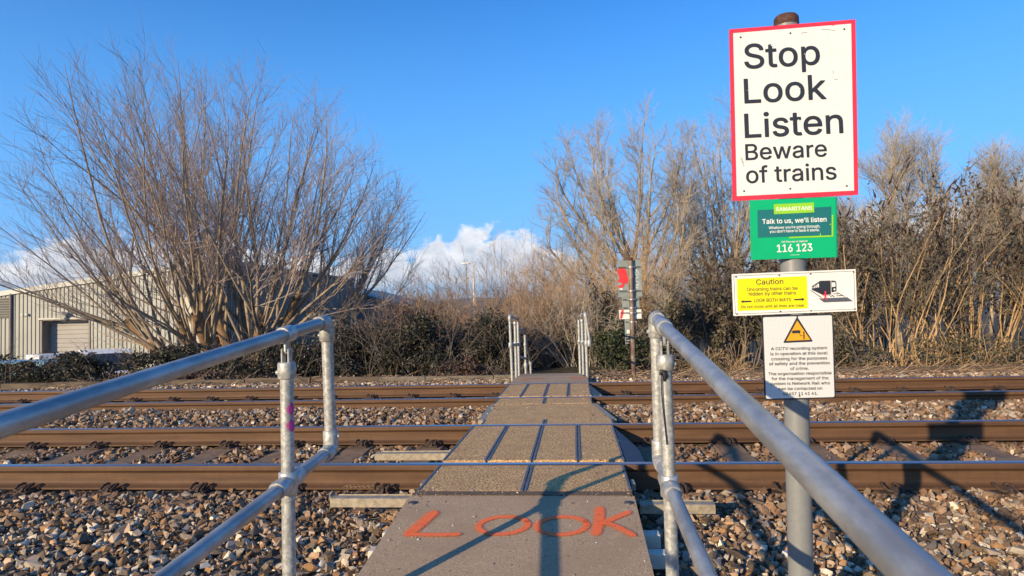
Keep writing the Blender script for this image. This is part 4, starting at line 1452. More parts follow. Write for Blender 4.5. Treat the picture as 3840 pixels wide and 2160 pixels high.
def spawn(rng, pts, rad, n, t0, t1, ang, asd, l0, l1, shrink=0.5, upbias=0.0):
    """child starts along each polyline"""
    N, K1 = pts.shape[:2]
    K = K1 - 1
    u = (np.arange(n)[None] + rng.uniform(0, 1, (N, n))) / n
    t = (t0 + (t1 - t0) * u).ravel()
    i = np.repeat(np.arange(N), n)
    f = np.clip(t * K, 0, K - 1e-4)
    k = f.astype(int)
    w = (f - k)[:, None]
    P = pts[i, k] * (1 - w) + pts[i, k + 1] * w
    T = unit(pts[i, k + 1] - pts[i, k])
    r = rad[i, k] * (1 - w[:, 0]) + rad[i, k + 1] * w[:, 0]
    q = unit(np.cross(T, rng.normal(size=T.shape)))
    a = np.abs(rng.normal(ang, asd, len(t)))[:, None]
    D = T * np.cos(a) + q * np.sin(a)
    D[:, 2] += upbias
    L = rng.uniform(l0, l1, len(t)) * (1 - shrink * t)
    return P, unit(D), L, r


def tubes(levels):
    """levels: list of (pts, rad, sides) -> one vertex/quad array"""
    Vs, Fs, off = [], [], 0
    for pts, rad, S in levels:
        N, K1 = pts.shape[:2]
        if N == 0:
            continue
        T = np.empty_like(pts)
        T[:, 1:-1] = pts[:, 2:] - pts[:, :-2]
        T[:, 0] = pts[:, 1] - pts[:, 0]
        T[:, -1] = pts[:, -1] - pts[:, -2]
        T = unit(T)
        ref = np.array([0.31, 0.87, 0.39])
        U = unit(np.cross(T, ref))
        W = np.cross(T, U)
        a = np.arange(S) * 2 * math.pi / S
        V = pts[:, :, None] + (U[:, :, None] * np.cos(a)[None, None, :, None] + W[:, :, None] * np.sin(a)[None, None, :, None]) * rad[:, :, None, None]
        n, k, s = np.meshgrid(np.arange(N), np.arange(K1 - 1), np.arange(S), indexing="ij")
        s2 = (s + 1) % S
        b = off + n * K1 * S
        F = np.stack([b + k * S + s, b + k * S + s2, b + (k + 1) * S + s2, b + (k + 1) * S + s], -1).reshape(-1, 4)
        Vs.append(V.reshape(-1, 3))
        Fs.append(F)
        off += N * K1 * S
    return np.concatenate(Vs), np.concatenate(Fs)


def tube_obj(name, levels, mat, parent, loc=None):
    V, F = tubes(levels)
    if loc is not None:
        V = V - np.array(loc)
    o = obj(name, np_mesh(name, V, F, mat, smooth=True), parent)
    o["kind"] = "stuff"
    return o


def leaves_mesh(rng, P, size, cols, elong=1.5, flat_=0.35, name="leaves", mat="leaf"):
    n = len(P)
    a = unit(rng.normal(size=(n, 3)))
    nrm = unit(rng.normal(size=(n, 3)) + np.array([0, 0, flat_]))
    b = unit(np.cross(nrm, a))
    a = np.cross(b, nrm)
    s = (size * rng.uniform(0.55, 1.3, n))[:, None]
    fold = nrm * s * 0.18
    V = np.stack([P - a * s * elong / 2, P + b * s / 2 + fold, P + a * s * elong / 2, P - b * s / 2 + fold], 1).reshape(-1, 3)
    F = np.arange(n * 4).reshape(-1, 4)
    C = np.repeat(cols[rng.integers(0, len(cols), n)] * rng.uniform(0.6, 1.3, (n, 1)), 4, 0)
    return np_mesh(name, V, F, mat, C)


def dirs(rng, n, tilt0, tilt1, az0=0.0, az1=2 * math.pi):
    az = rng.uniform(az0, az1, n)
    ti = rng.uniform(tilt0, tilt1, n)
    return np.stack([np.sin(ti) * np.cos(az), np.sin(ti) * np.sin(az), np.cos(ti)], 1)


WSEED = 46


def build_willow():
    rng = np.random.default_rng(WSEED)
    B = np.array([-11.3, 20.3, -2.5])
    t = empty("willow_tree", tuple(B), "huge bare willow with many stems fanning out before the warehouse", "tree")
    # short splayed trunks of an old pollard
    n0 = 13
    az = np.linspace(0, 2 * math.pi, n0, endpoint=False) + rng.normal(0, 0.2, n0)
    ti = np.clip(rng.normal(0.55, 0.27, n0), 0.08, 1.0)
    D = np.stack([np.sin(ti) * np.cos(az) * 1.15, np.sin(ti) * np.sin(az) * 0.8, np.cos(ti)], 1)
    P = B + np.stack([np.cos(az) * rng.uniform(0.15, 0.95, n0), np.sin(az) * rng.uniform(0.1, 0.6, n0), np.zeros(n0)], 1)
    tr, trr = grow(rng, P, D, rng.uniform(3.6, 5.6, n0), 7, 0.08, 0.04, rng.uniform(0.20, 0.32, n0), rng.uniform(0.10, 0.15, n0))
    tube_obj("trunk", [(tr, trr, 10)], "bark_willow", t, B)
    # long rods from the trunk heads
    P, D, L, r = spawn(rng, tr, trr, 8, 0.5, 1.0, 0.42, 0.22, 7.0, 9.6, 0.10, 0.10)
    # make upright ones longer, outward ones shorter
    L = L * (0.62 + 0.48 * np.clip(D[:, 2], 0, 1))
    l1, r1 = grow(rng, P, D, L, 9, 0.055, 0.030, np.clip(r * rng.uniform(0.25, 0.5, len(r)), 0.025, 0.075), np.full(len(r), 0.007))
    # some low drooping side limbs
    nl = 26
    Pl, Dl, Ll, rl = spawn(rng, tr, trr, 2, 0.3, 0.95, 0.95, 0.22, 4.0, 6.4, 0.1)
    l1b, r1b = grow(rng, Pl, Dl, Ll, 9, 0.09, 0.03, np.full(len(rl), 0.040), np.full(len(rl), 0.006), sag=0.02)
    l1, r1 = np.concatenate([l1, l1b]), np.concatenate([r1, r1b])
    # keep the rods inside a rounded crown
    tip = l1[:, -1]
    e = ((np.abs(tip[:, 0] + 12.2) / 6.35) ** 2.5 + (np.abs(tip[:, 1] - 20.3) / 6.4) ** 2.5 + (np.abs(tip[:, 2] - 1.6) / 7.35) ** 2.5) ** 0.4
    s = np.clip(rng.uniform(0.84, 1.02, len(e)) / e, 0.35, 1.28)[:, None, None]
    l1 = l1[:, :1] + (l1 - l1[:, :1]) * s
    P, D, L, r = spawn(rng, l1, r1, 15, 0.24, 0.99, 0.58, 0.20, 1.4, 2.8, 0.5, 0.10)
    l2, r2 = grow(rng, P, D, L, 6, 0.07, 0.04, np.clip(r * 0.5, 0.007, 0.022), np.full(len(r), 0.0045))

    def ok(pts):
        m = pts[:, pts.shape[1] // 2]
        e = (np.abs(m[:, 0] + 12.2) / 6.8) ** 2.5 + (np.abs(m[:, 1] - 20.3) / 6.8) ** 2.5 + (np.abs(m[:, 2] - 1.8) / 7.7) ** 2.5
        return e < 1.0
    k = ok(l2) & ((l2[:, 3, 2] > 2.3) | (rng.random(len(l2)) < 0.28))
    l2, r2 = l2[k], r2[k]
    P, D, L, r = spawn(rng, l2, r2, 8, 0.10, 1.0, 0.62, 0.22, 0.45, 1.15, 0.35, 0.10)
    l3, r3 = grow(rng, P, D, L, 2, 0.09, 0.03, np.clip(r * 0.6, 0.0045, 0.009), np.full(len(r), 0.0032))
    tube_obj("limbs", [(l1, r1, 6)], "limb_willow", t, B)
    tube_obj("crown", [(l2, r2, 3), (l3, r3, 3)], "twig_willow", t, B)


def forked_tree(seed, base, label, group, height, spread, lean=(0, 0), trunks=1, density=1.0, mats=("bark_grey", "twig_grey"), tilt=0.5, trunk_r=0.22, tw=0.0055, upb=0.12, cut=None):
    rng = np.random.default_rng(seed)
    B = np.array(base, float)
    t = empty("bare_tree", base, label, "tree", group)
    P = B + np.concatenate([rng.normal(0, 0.25 if trunks > 1 else 0.01, (trunks, 2)), np.zeros((trunks, 1))], 1)
    D = dirs(rng, trunks, 0.0, 0.16 if trunks > 1 else 0.06) + np.array([lean[0], lean[1], 0])
    Lt = rng.uniform(0.52, 0.66, trunks) * height
    tr, trr = grow(rng, P, D, Lt, 7, 0.05, 0.02, np.full(trunks, trunk_r), np.full(trunks, trunk_r * 0.42))
    P, D, L, r = spawn(rng, tr, trr, max(5, int(11 / math.sqrt(trunks))), 0.38, 1.0, tilt, 0.18, spread * 0.85, spread * 1.25, 0.25, 0.10)
    L = L * (0.75 + 0.45 * np.clip(D[:, 2], 0, 1))
    l1, r1 = grow(rng, P, D, L, 8, 0.10, 0.035, np.clip(r * 0.5, 0.035, 0.105), np.full(len(r), 0.014))
    P, D, L, r = spawn(rng, l1, r1, 10, 0.2, 1.0, 0.55, 0.2, spread * 0.34, spread * 0.6, 0.4, upb)
    l2, r2 = grow(rng, P, D, L, 6, 0.11, 0.04, np.clip(r * 0.5, 0.011, 0.030), np.full(len(r), 0.007))
    P, D, L, r = spawn(rng, l2, r2, int(8 * density), 0.2, 1.0, 0.6, 0.2, 0.7, 1.5, 0.35, upb)
    l3, r3 = grow(rng, P, D, L, 4, 0.12, 0.05, np.clip(r * 0.5, 0.006, 0.010), np.full(len(r), tw))
    P, D, L, r = spawn(rng, l3, r3, int(6 * density), 0.2, 1.0, 0.55, 0.2, 0.28, 0.62, 0.3, upb)
    l4, r4 = grow(rng, P, D, L, 1, 0.12, 0.05, np.full(len(r), tw * 1.1), np.full(len(r), tw * 0.7))
    tube_obj("trunk", [(tr, trr, 9)], mats[0], t, B)
    tube_obj("limbs", [(l1, r1, 6)], mats[0], t, B)
    tube_obj("crown", [(l2, r2, 4), (l3, r3, 3), (l4, r4, 3)], mats[1], t, B)
    return t


def crown_tree(seed, base, label, group, cen, semi, n_limb=15, trunk_r=0.24, fork=0.36, lean=(0, 0), tw=0.0055):
    """bare tree with a clear forked trunk and a rounded, twiggy crown inside an ellipsoid"""
    rng = np.random.default_rng(seed)
    B, cen, semi = np.array(base, float), np.array(cen, float), np.array(semi, float)
    t = empty("bare_tree", base, label, "tree", group)
    H = cen[2] + semi[2] - B[2]
    D = np.array([[lean[0], lean[1], 1.0]])
    tr, trr = grow(rng, B[None], D, np.array([H * 0.52]), 9, 0.06, 0.02, np.array([trunk_r]), np.array([trunk_r * 0.35]))
    # limbs curve from the trunk to points spread evenly over the crown
    def env(p):
        return (np.abs((p - cen) / semi) ** 2.2).sum(-1) ** (1 / 2.2)
    i = np.arange(n_limb)
    z = -0.55 + 1.5 * (i + 0.5) / n_limb
    z = np.clip(z, -0.95, 0.97)
    a = i * 2.39996 + rng.normal(0, 0.25, n_limb)
    q = np.stack([np.sqrt(1 - z * z) * np.cos(a), np.sqrt(1 - z * z) * np.sin(a), z], 1)
    T = cen + q * semi * rng.uniform(0.80, 0.98, (n_limb, 1))
    u = np.clip(fork + (1 - fork) * (i + rng.uniform(-2, 2, n_limb)) / n_limb, fork, 0.999) * 9
    j = u.astype(int)
    f = (u - j)[:, None]
    P0 = tr[0][j] * (1 - f) + tr[0][np.minimum(j + 1, 9)] * f
    d = np.linalg.norm(T - P0, axis=1, keepdims=True)
    h = (T - P0) * np.array([1, 1, 0])
    P1 = P0 + h * 0.42 + np.array([0, 0, 0.22]) * d
    P2 = T - np.array([0, 0, 0.30]) * d + rng.normal(0, 0.05, T.shape) * d
    t_ = np.linspace(0, 1, 12)[None, :, None]
    l1 = P0[:, None] * (1 - t_) ** 3 + 3 * P1[:, None] * t_ * (1 - t_) ** 2 + 3 * P2[:, None] * t_ ** 2 * (1 - t_) + T[:, None] * t_ ** 3
    l1 = l1 + np.cumsum(rng.normal(0, 0.035, l1.shape), 1) * t_
    r0 = np.interp(u, [0, 9], [trunk_r, trunk_r * 0.35]) * rng.uniform(0.4, 0.62, n_limb)
    r1 = r0[:, None] * (1 - t_[..., 0]) ** 0.8 + 0.014
    k = float(np.mean(semi)) / 3.2
    P, D, L, r = spawn(rng, l1, r1, 15, 0.25, 1.0, 0.66, 0.2, 0.9 * k, 1.9 * k, 0.40, 0.10)
    l2, r2 = grow(rng, P, D, L, 5, 0.10, 0.05, np.clip(r * 0.5, 0.012, 0.032), np.full(len(r), 0.008))
    ok = env(l2[:, -1]) < 1.12
    l2, r2 = l2[ok], r2[ok]
    P, D, L, r = spawn(rng, l2, r2, 6, 0.15, 1.0, 0.66, 0.22, 0.5, 1.1, 0.3, 0.14)
    l3, r3 = grow(rng, P, D, L, 3, 0.12, 0.06, np.clip(r * 0.55, 0.006, 0.010), np.full(len(r), tw))
    P, D, L, r = spawn(rng, l3, r3, 5, 0.15, 1.0, 0.6, 0.22, 0.22, 0.5, 0.25, 0.14)
    l4, r4 = grow(rng, P, D, L, 1, 0.1, 0.0, np.full(len(r), tw), np.full(len(r), tw * 0.7))
    tube_obj("trunk", [(tr, trr, 10)], "bark_grey", t, B)
    tube_obj("limbs", [(l1, r1, 6)], "bark_grey", t, B)
    tube_obj("crown", [(l2, r2, 4), (l3, r3, 3), (l4, r4, 3)], "twig_grey", t, B)
    return t


def scrub(seed, base, label, group, w, d, h, stems, mat, name="bare_shrub", n2=8, n3=5, tilt=0.55, arch=0.0, rs=0.016, cat="shrub", twig=None):
    """many-stemmed bare shrub"""
    rng = np.random.default_rng(seed)
    B = np.array(base, float)
    t = empty(name, base, label, cat, group)
    P = B + np.stack([rng.uniform(-0.5, 0.5, stems) * w * 0.55, rng.uniform(-0.5, 0.5, stems) * d * 0.6, rng.uniform(-0.1, 0.05, stems)], 1)
    D = dirs(rng, stems, 0.02, tilt)
    D[:, 0] += (P[:, 0] - B[0]) / w * 0.9
    L = rng.uniform(0.6, 1.08, stems) * h * (0.80 + 0.25 * unit(D)[:, 2])
    l1, r1 = grow(rng, P, D, L, 7, 0.09, 0.02, rng.uniform(0.6, 1.2, stems) * rs, np.full(stems, 0.005), sag=arch)
    P, D, Lc, r = spawn(rng, l1, r1, n2, 0.25, 1.0, 0.5, 0.2, h * 0.18, h * 0.36, 0.35, 0.08)
    l2, r2 = grow(rng, P, D, Lc, 4, 0.12, 0.03, np.clip(r * 0.6, 0.004, 0.010), np.full(len(r), 0.004), sag=arch)
    P, D, Lc, r = spawn(rng, l2, r2, n3, 0.15, 1.0, 0.6, 0.2, h * 0.06, h * 0.15, 0.3, 0.05)
    l3, r3 = grow(rng, P, D, Lc, 1, 0.15, 0.03, np.full(len(r), 0.0045), np.full(len(r), 0.003))
    tube_obj("stems", [(l1, r1, 5)], mat, t, B)
    tube_obj("twigs", [(l2, r2, 3), (l3, r3, 3)], twig or mat, t, B)
    return t, l1, l2, B, rng


GREENS = np.array([(0.040, 0.046, 0.022), (0.052, 0.056, 0.030), (0.030, 0.034, 0.020), (0.066, 0.056, 0.034), (0.080, 0.052, 0.036)])
IVY = np.array([(0.050, 0.068, 0.024), (0.064, 0.080, 0.032), (0.038, 0.050, 0.022), (0.090, 0.090, 0.042)])
REDS = np.array([(0.12, 0.065, 0.048), (0.10, 0.055, 0.042), (0.075, 0.062, 0.036), (0.16, 0.095, 0.06)])
DRAB = np.array([(0.12, 0.115, 0.065), (0.17, 0.14, 0.085), (0.085, 0.085, 0.048), (0.19, 0.14, 0.085)])


def bramble(seed, base, label, w, d, h, n, cols, lsize=0.048, canes=26, group="bramble bushes along the far side of the line", name="bramble_bush", mat="cane_brown"):
    rng = np.random.default_rng(seed)
    B = np.array(base, float)
    t = empty(name, base, label, "bush", group)
    nc = 34
    c = dirs(rng, nc, 0.0, 1.5)
    c = c * np.array([w / 2, d / 2, h]) * rng.uniform(0.30, 1.06, (nc, 1))
    n = int(n * 1.5)
    k = rng.integers(0, nc, n)
    sz = rng.uniform(0.10, 0.24, nc)[k][:, None] * np.array([w, d, h * 1.5]) * 0.62
    P = c[k] + rng.normal(size=(n, 3)) * sz * 0.55
    P = P[(P[:, 2] > -0.05)]
    obj("leaves", leaves_mesh(rng, P, lsize, cols), t)["kind"] = "stuff"
    P0 = np.stack([rng.uniform(-0.4, 0.4, canes) * w, rng.uniform(-0.4, 0.4, canes) * d, np.zeros(canes)], 1)
    D = dirs(rng, canes, 0.1, 0.9)
    l1, r1 = grow(rng, P0, D, rng.uniform(0.8, 1.9, canes) * h, 8, 0.10, 0.0, np.full(canes, 0.006), np.full(canes, 0.003), sag=0.22)
    P1, D1, L1, rr = spawn(rng, l1, r1, 4, 0.3, 1.0, 0.7, 0.2, 0.15 * h, 0.4 * h, 0.2)
    l2, r2 = grow(rng, P1, D1, L1, 3, 0.12, 0.0, np.full(len(rr), 0.004), np.full(len(rr), 0.0025), sag=0.1)
    tube_obj("canes", [(l1, r1, 4), (l2, r2, 3)], mat, t)
    return t


def buddleia(seed, base, label, w, d, h, stems=34, leaf_n=1500, tan=True):
    t, l1, l2, B, rng = scrub(seed, base, label, "buddleia thicket right of the far signpost", w, d, h, stems, "cane_tan" if tan else "cane_brown", "buddleia_bush", 9, 5, 0.5, 0.03, 0.019, "bush", "cane_brown")
    # grey-green winter leaves in the upper half
    m = l2.reshape(-1, 3)
    m = m[m[:, 2] > B[2] + 0.30 * h]
    P = m[rng.integers(0, len(m), leaf_n)] + rng.normal(0, 0.07, (leaf_n, 3)) - B
    obj("leaves", leaves_mesh(rng, P, 0.055, DRAB, 2.0, 0.0), t)["kind"] = "stuff"
    # dark spent flower spikes at the tips
    tips = np.concatenate([l1[:, -2:].reshape(-1, 2, 3), l2[rng.random(len(l2)) < 0.33][:, -2:].reshape(-1, 2, 3)])
    D = unit(tips[:, 1] - tips[:, 0]) + rng.normal(0, 0.25, (len(tips), 3))
    top = tips[:, 1, 2] > B[2] + 0.55 * h
    s, sr = grow(rng, tips[top][:, 1], D[top], rng.uniform(0.14, 0.30, int(top.sum())), 4, 0.12, -0.05, np.full(int(top.sum()), 0.02), np.full(int(top.sum()), 0.004))
    sr[:, 1] = 0.024
    sr[:, 0] = 0.007
    tube_obj("seed_heads", [(s, sr, 4)], "seed_brown", t, B)
    return t


def build_plants():
    build_willow()
    G = "bare trees beyond the hedge"
    crown_tree(7, (3.7, 30.0, -3.3), "tall bare tree with a rounded crown directly behind the far signpost", G, (2.4, 30.0, 6.2), (4.0, 3.3, 4.1), 26, 0.25, 0.40, (-0.05, 0))
    crown_tree(19, (7.3, 32.0, -3.3), "tall bare tree with a rounded crown beside the red-bordered sign's left edge", G, (7.4, 32.0, 6.9), (3.1, 3.0, 3.9), 24, 0.22, 0.40, (0.02, 0))
    forked_tree(23, (0.9, 27.0, -3.3), "low spreading bare tree with arching limbs left of the far signpost", G, 6.6, 3.2, (-0.22, 0), 1, 0.75, tilt=0.75, trunk_r=0.18)
    H = "slender bare trees above the buddleia"
    rt = ("bark_grey", "twig_grey")
    forked_tree(31, (13.6, 28.0, -3.0), "slender bare tree rising just right of the red-bordered sign", H, 15.5, 2.4, (0, 0), 3, 0.9, rt, 0.32, 0.10, 0.005, 0.2)
    forked_tree(33, (17.0, 28.5, -3.0), "slender bare tree second from the right edge", H, 14.2, 2.3, (0.02, 0), 3, 0.9, rt, 0.32, 0.09, 0.005, 0.2)
    forked_tree(37, (20.6, 28.0, -3.0), "slender bare tree at the right edge of the picture", H, 12.0, 2.4, (0.0, 0), 2, 0.9, rt, 0.4, 0.08, 0.005, 0.2)
    forked_tree(39, (10.8, 27.0, -3.0), "short bare tree behind the red-bordered sign's right edge", H, 11.5, 2.4, (0.0, 0), 3, 0.9, rt, 0.4, 0.08, 0.005, 0.2)
    forked_tree(43, (-11.3, 52.0, -3.4), "small pale bare tree beside the dark warehouse end", G, 6.0, 2.4, (0.0, 0), 2, 0.9, rt, 0.6, 0.10, 0.008, 0.05)
    # scrub beyond the crossing
    S = "brown scrub beyond the crossing"
    scrub(51, (-3.9, 24.0, -3.0), "tan bare willow scrub around the street lamp's foot", S, 3.6, 3.0, 4.9, 54, "twig_gold", n2=9, n3=5)
    scrub(52, (-2.4, 23.0, -2.8), "tallest tan bare scrub in the middle beyond the crossing", S, 4.0, 3.0, 5.9, 62, "twig_gold", n2=9, n3=5)
    scrub(53, (-0.2, 22.0, -2.6), "tan bare scrub right above the dark path opening", S, 3.8, 3.0, 5.2, 60, "twig_gold", n2=9, n3=5)
    scrub(54, (1.5, 18.2, -1.2), "golden sunlit scrub left of the far signpost", S, 3.2, 2.4, 3.9, 62, "twig_gold", n2=9, n3=6, tilt=0.75)
    scrub(55, (-1.2, 17.4, -0.9), "reddish twiggy scrub over the left far handrail", S, 2.8, 2.0, 2.7, 58, "twig_red", n2=9, n3=6, tilt=0.75)
    scrub(56, (-3.9, 17.2, -0.8), "reddish twiggy scrub above the dark brambles in the middle", S, 3.4, 2.0, 2.5, 58, "twig_red", n2=8, n3=6, tilt=0.75)
    scrub(57, (-6.6, 19.0, -2.0), "sparse thin reddish shrub in front of the white vans", S, 2.8, 2.0, 2.9, 26, "twig_red", n2=7, n3=5)
    scrub(58, (3.2, 17.0, -0.8), "dense brown scrub right behind the far signpost", S, 3.2, 2.4, 3.1, 54, "twig_grey", n2=9, n3=6, tilt=0.7)
    scrub(59, (0.3, 16.6, -0.5), "tangled brown scrub arching over the path opening", S, 2.0, 1.6, 2.1, 50, "twig_grey", n2=9, n3=6, tilt=0.85)
    # left hedge, from the left edge inwards
    bramble(61, (-14.6, 14.6, -0.34), "low dark bramble bush at the far left edge of the picture", 3.4, 2.2, 0.62, 5200, GREENS)
    bramble(62, (-12.0, 14.6, -0.34), "low dark bramble bush below the warehouse roller door", 3.2, 2.2, 0.66, 5200, GREENS)
    bramble(63, (-9.6, 14.7, -0.34), "dark bramble bush below the leaning willow limb", 3.0, 2.2, 0.74, 5200, GREENS)
    bramble(64, (-7.4, 14.6, -0.34), "dark bramble bush seen through the left handrail's end loop", 2.9, 2.2, 0.86, 5600, GREENS)
    bramble(65, (-5.4, 14.5, -0.34), "dark bramble bush just right of the left handrail's end", 2.7, 2.2, 0.98, 6500, GREENS, canes=50)
    bramble(66, (-3.6, 14.6, -0.34), "rounded dark bramble bush, the tallest left of the crossing", 2.6, 2.2, 1.28, 7800, GREENS, canes=60)
    bramble(67, (-2.0, 15.2, -0.40), "dark bramble bush behind the left far handrail", 2.2, 2.0, 1.25, 7000, GREENS, canes=60)
    bramble(68, (-0.75, 17.6, -1.3), "shaded leafy bush at the end of the path", 2.2, 1.6, 2.2, 6500, GREENS)
    bramble(69, (0.95, 14.2, -0.34), "ivy-leaved green bush right of the far handrail", 1.5, 1.5, 1.00, 5200, IVY)
    bramble(70, (2.3, 14.8, -0.34), "green-brown bush behind the far signpost's foot", 2.2, 1.8, 1.35, 5600, DRAB)
    bramble(71, (0.55, 16.6, -0.8), "dark leafy bush arching over the right of the path", 1.7, 1.6, 2.1, 5200, GREENS)
    bramble(72, (-2.2, 12.9, -0.30), "thin straggling bramble on the ballast edge by the left far handrail", 1.6, 0.8, 0.42, 900, REDS, 0.05, 22)
    bramble(73, (-9.0, 13.2, -0.34), "straggling reddish bramble trailing over the left edging boards", 4.5, 0.9, 0.30, 1500, REDS, 0.05, 30)
    bramble(74, (-4.3, 16.0, -0.5), "reddish-leaved bramble behind the dark hedge top", 3.4, 1.8, 1.75, 5200, REDS)
    # right thicket
    for i, (x, y, w, h, tan, lab) in enumerate((
            (3.6, 15.4, 2.4, 2.2, False, "dark leafy bush left of the yellow Caution panel"),
            (5.4, 15.6, 2.6, 3.0, False, "dark twiggy bush behind the Caution sign"),
            (7.0, 15.0, 2.6, 3.5, True, "tall buddleia with dark seed heads just right of the camera notice"),
            (8.9, 15.6, 2.8, 3.8, True, "tall buddleia with leaning tan stems near the right edge"),
            (10.6, 14.8, 2.6, 3.2, True, "tall buddleia with bright tan stems at the right edge"),
            (12.6, 16.0, 2.8, 3.5, True, "tall buddleia cut off by the right edge of the picture"),
            (4.6, 17.6, 3.0, 2.9, False, "dark bush hidden behind the left half of the Caution sign"),
            (7.6, 17.8, 3.2, 3.5, False, "dark bush behind the leaning tan buddleia stems"),
            (10.6, 17.6, 3.2, 3.9, False, "dark bush behind the right-edge buddleia"),
            (13.8, 17.8, 3.2, 4.0, False, "dark bush at the far right behind the thicket"))):
        buddleia(80 + i, (x, y, -0.36), lab, w, 2.2, h, 40, 1900 if tan else 4000, tan)
    bramble(91, (10.4, 13.6, -0.34), "green leafy bramble low at the right edge", 1.8, 1.2, 1.5, 1900, IVY, 0.075, 30, "low plants along the right edging", mat="cane_tan")
    bramble(92, (7.8, 13.9, -0.34), "low sunlit bramble below the leaning tan stems", 2.6, 1.2, 0.62, 1500, DRAB, 0.05, 40, "low plants along the right edging", mat="cane_tan")
    bramble(93, (5.2, 13.8, -0.34), "low brown bramble behind the camera notice", 2.6, 1.2, 0.85, 2600, DRAB, 0.05, 40, "low plants along the right edging")
    bramble(94, (2.6, 13.1, -0.34), "dry tan tuft beside the far signpost's foot", 1.5, 0.7, 0.42, 500, DRAB, 0.05, 70, "low plants along the right edging", mat="cane_tan")


build_plants()


def build_litter():
    """fallen twigs and dry leaves along the far edge of the line, and dry stalks on the right bank"""
    rng = np.random.default_rng(5)
    n = 3600
    x = rng.uniform(-11, 12, n)
    x = np.where(rng.random(n) < 0.6, np.abs(x) + 0.6, x)
    y = np.where(x > 0.4, rng.uniform(11.0, 13.9, n), rng.uniform(11.9, 13.6, n))
    k = ~((x > -1.1) & (x < 0.3))
    x, y = x[k], y[k]
    n = len(x)
    P = np.stack([x, y, np.maximum(bz(x, y), np.where(y > 12.4, -0.30, -9)) + 0.02 + rng.uniform(0, 0.05, n)], 1)
    D = rng.normal(size=(n, 3)) * np.array([1, 1, 0.22])
    l, r = grow(rng, P, D, rng.uniform(0.12, 0.5, n), 3, 0.12, 0.0, np.full(n, 0.006), np.full(n, 0.003))
    V, F = tubes([(l, r, 3)])
    C = np.array([(0.30, 0.20, 0.11), (0.40, 0.30, 0.18), (0.14, 0.09, 0.06), (0.22, 0.13, 0.08)])[rng.integers(0, 4, n)]
    o = obj("fallen_twigs", np_mesh("fallen_twigs", V, F, "litter", np.repeat(C, 12, 0)))
    tag(o, "fallen twigs and dry stalks littering the far bank", "twigs", kind="stuff")
    n = 6000
    x = rng.uniform(-10, 12, n)
    y = rng.uniform(11.6, 13.8, n)
    k = (~((x > -1.1) & (x < 0.3))) & ((x > 0) | (rng.random(n) < 0.3))
    x, y = x[k], y[k]
    P = np.stack([x, y, np.maximum(bz(x, y), np.where(y > 12.4, -0.30, -9)) + rng.uniform(0.01, 0.04, len(x))], 1)
    me = leaves_mesh(rng, P, 0.05, np.array([(0.42, 0.34, 0.22), (0.5, 0.44, 0.33), (0.25, 0.17, 0.10), (0.16, 0.10, 0.06)]), 1.3, 1.4, "fallen_leaves", "litter")
    tag(obj("fallen_leaves", me), "dry pale leaves scattered on the far bank", "leaves", kind="stuff")


build_litter()


def build_edging():
    rng = np.random.default_rng(6)
    e = empty("edging_wall", (-6, 12.35, -0.3), "low board edging along the far ballast, left of the crossing", "edging")
    x = -12.0
    while x < -1.5:
        w = float(rng.uniform(0.85, 1.5))
        b = MB()
        b.box((x + w / 2 + 6, float(rng.normal(0, 0.012)), 0.045 + float(rng.normal(0, 0.008))), (w - 0.012, 0.07, 0.20), 0.006)
        b.build("edging_board", "edging_conc" if x > -4.6 else "timber", e)
        x += w
    e = empty("edging_wall", (6, 12.7, -0.3), "weathered timber edging along the foot of the buddleia thicket", "edging")
    x = 2.0
    while x < 12:
        w = float(rng.uniform(1.4, 2.4))
        b = MB()
        b.box((x + w / 2 - 6, float(rng.normal(0, 0.02)), 0.03 + float(rng.normal(0, 0.01))), (w - 0.015, 0.12, 0.17), 0.012)
        b.build("edging_board", "timber", e)
        x += w


build_edging()

# ------------------------------------------------------------------ warehouse, vehicles, lamp and other things beyond
def corrugated(x0, x1, zb, zt0, zt1, y, pitch, depth, axis="X"):
    """trapezoidal sheet between x0 and x1, top running from zt0 to zt1"""
    xs = []
    x = x0
    while x < x1 - 1e-6:
        for u, dy in ((0.0, 0.0), (0.50, 0.0), (0.60, depth), (0.90, depth)):
            if x + u * pitch <= x1:
                xs.append((x + u * pitch, dy))
        x += pitch
    xs.append((x1, 0.0))
    V, F = [], []
    for xx, dy in xs:
        zt = zt0 + (zt1 - zt0) * (xx - x0) / (x1 - x0)
        for z in (zb, zt):
            V.append((xx, y + dy, z) if axis == "X" else (y - dy, xx, z))
    for i in range(len(xs) - 1):
        F.append((2 * i, 2 * i + 2, 2 * i + 3, 2 * i + 1))
    b = MB()
    b.add(V, F)
    return b


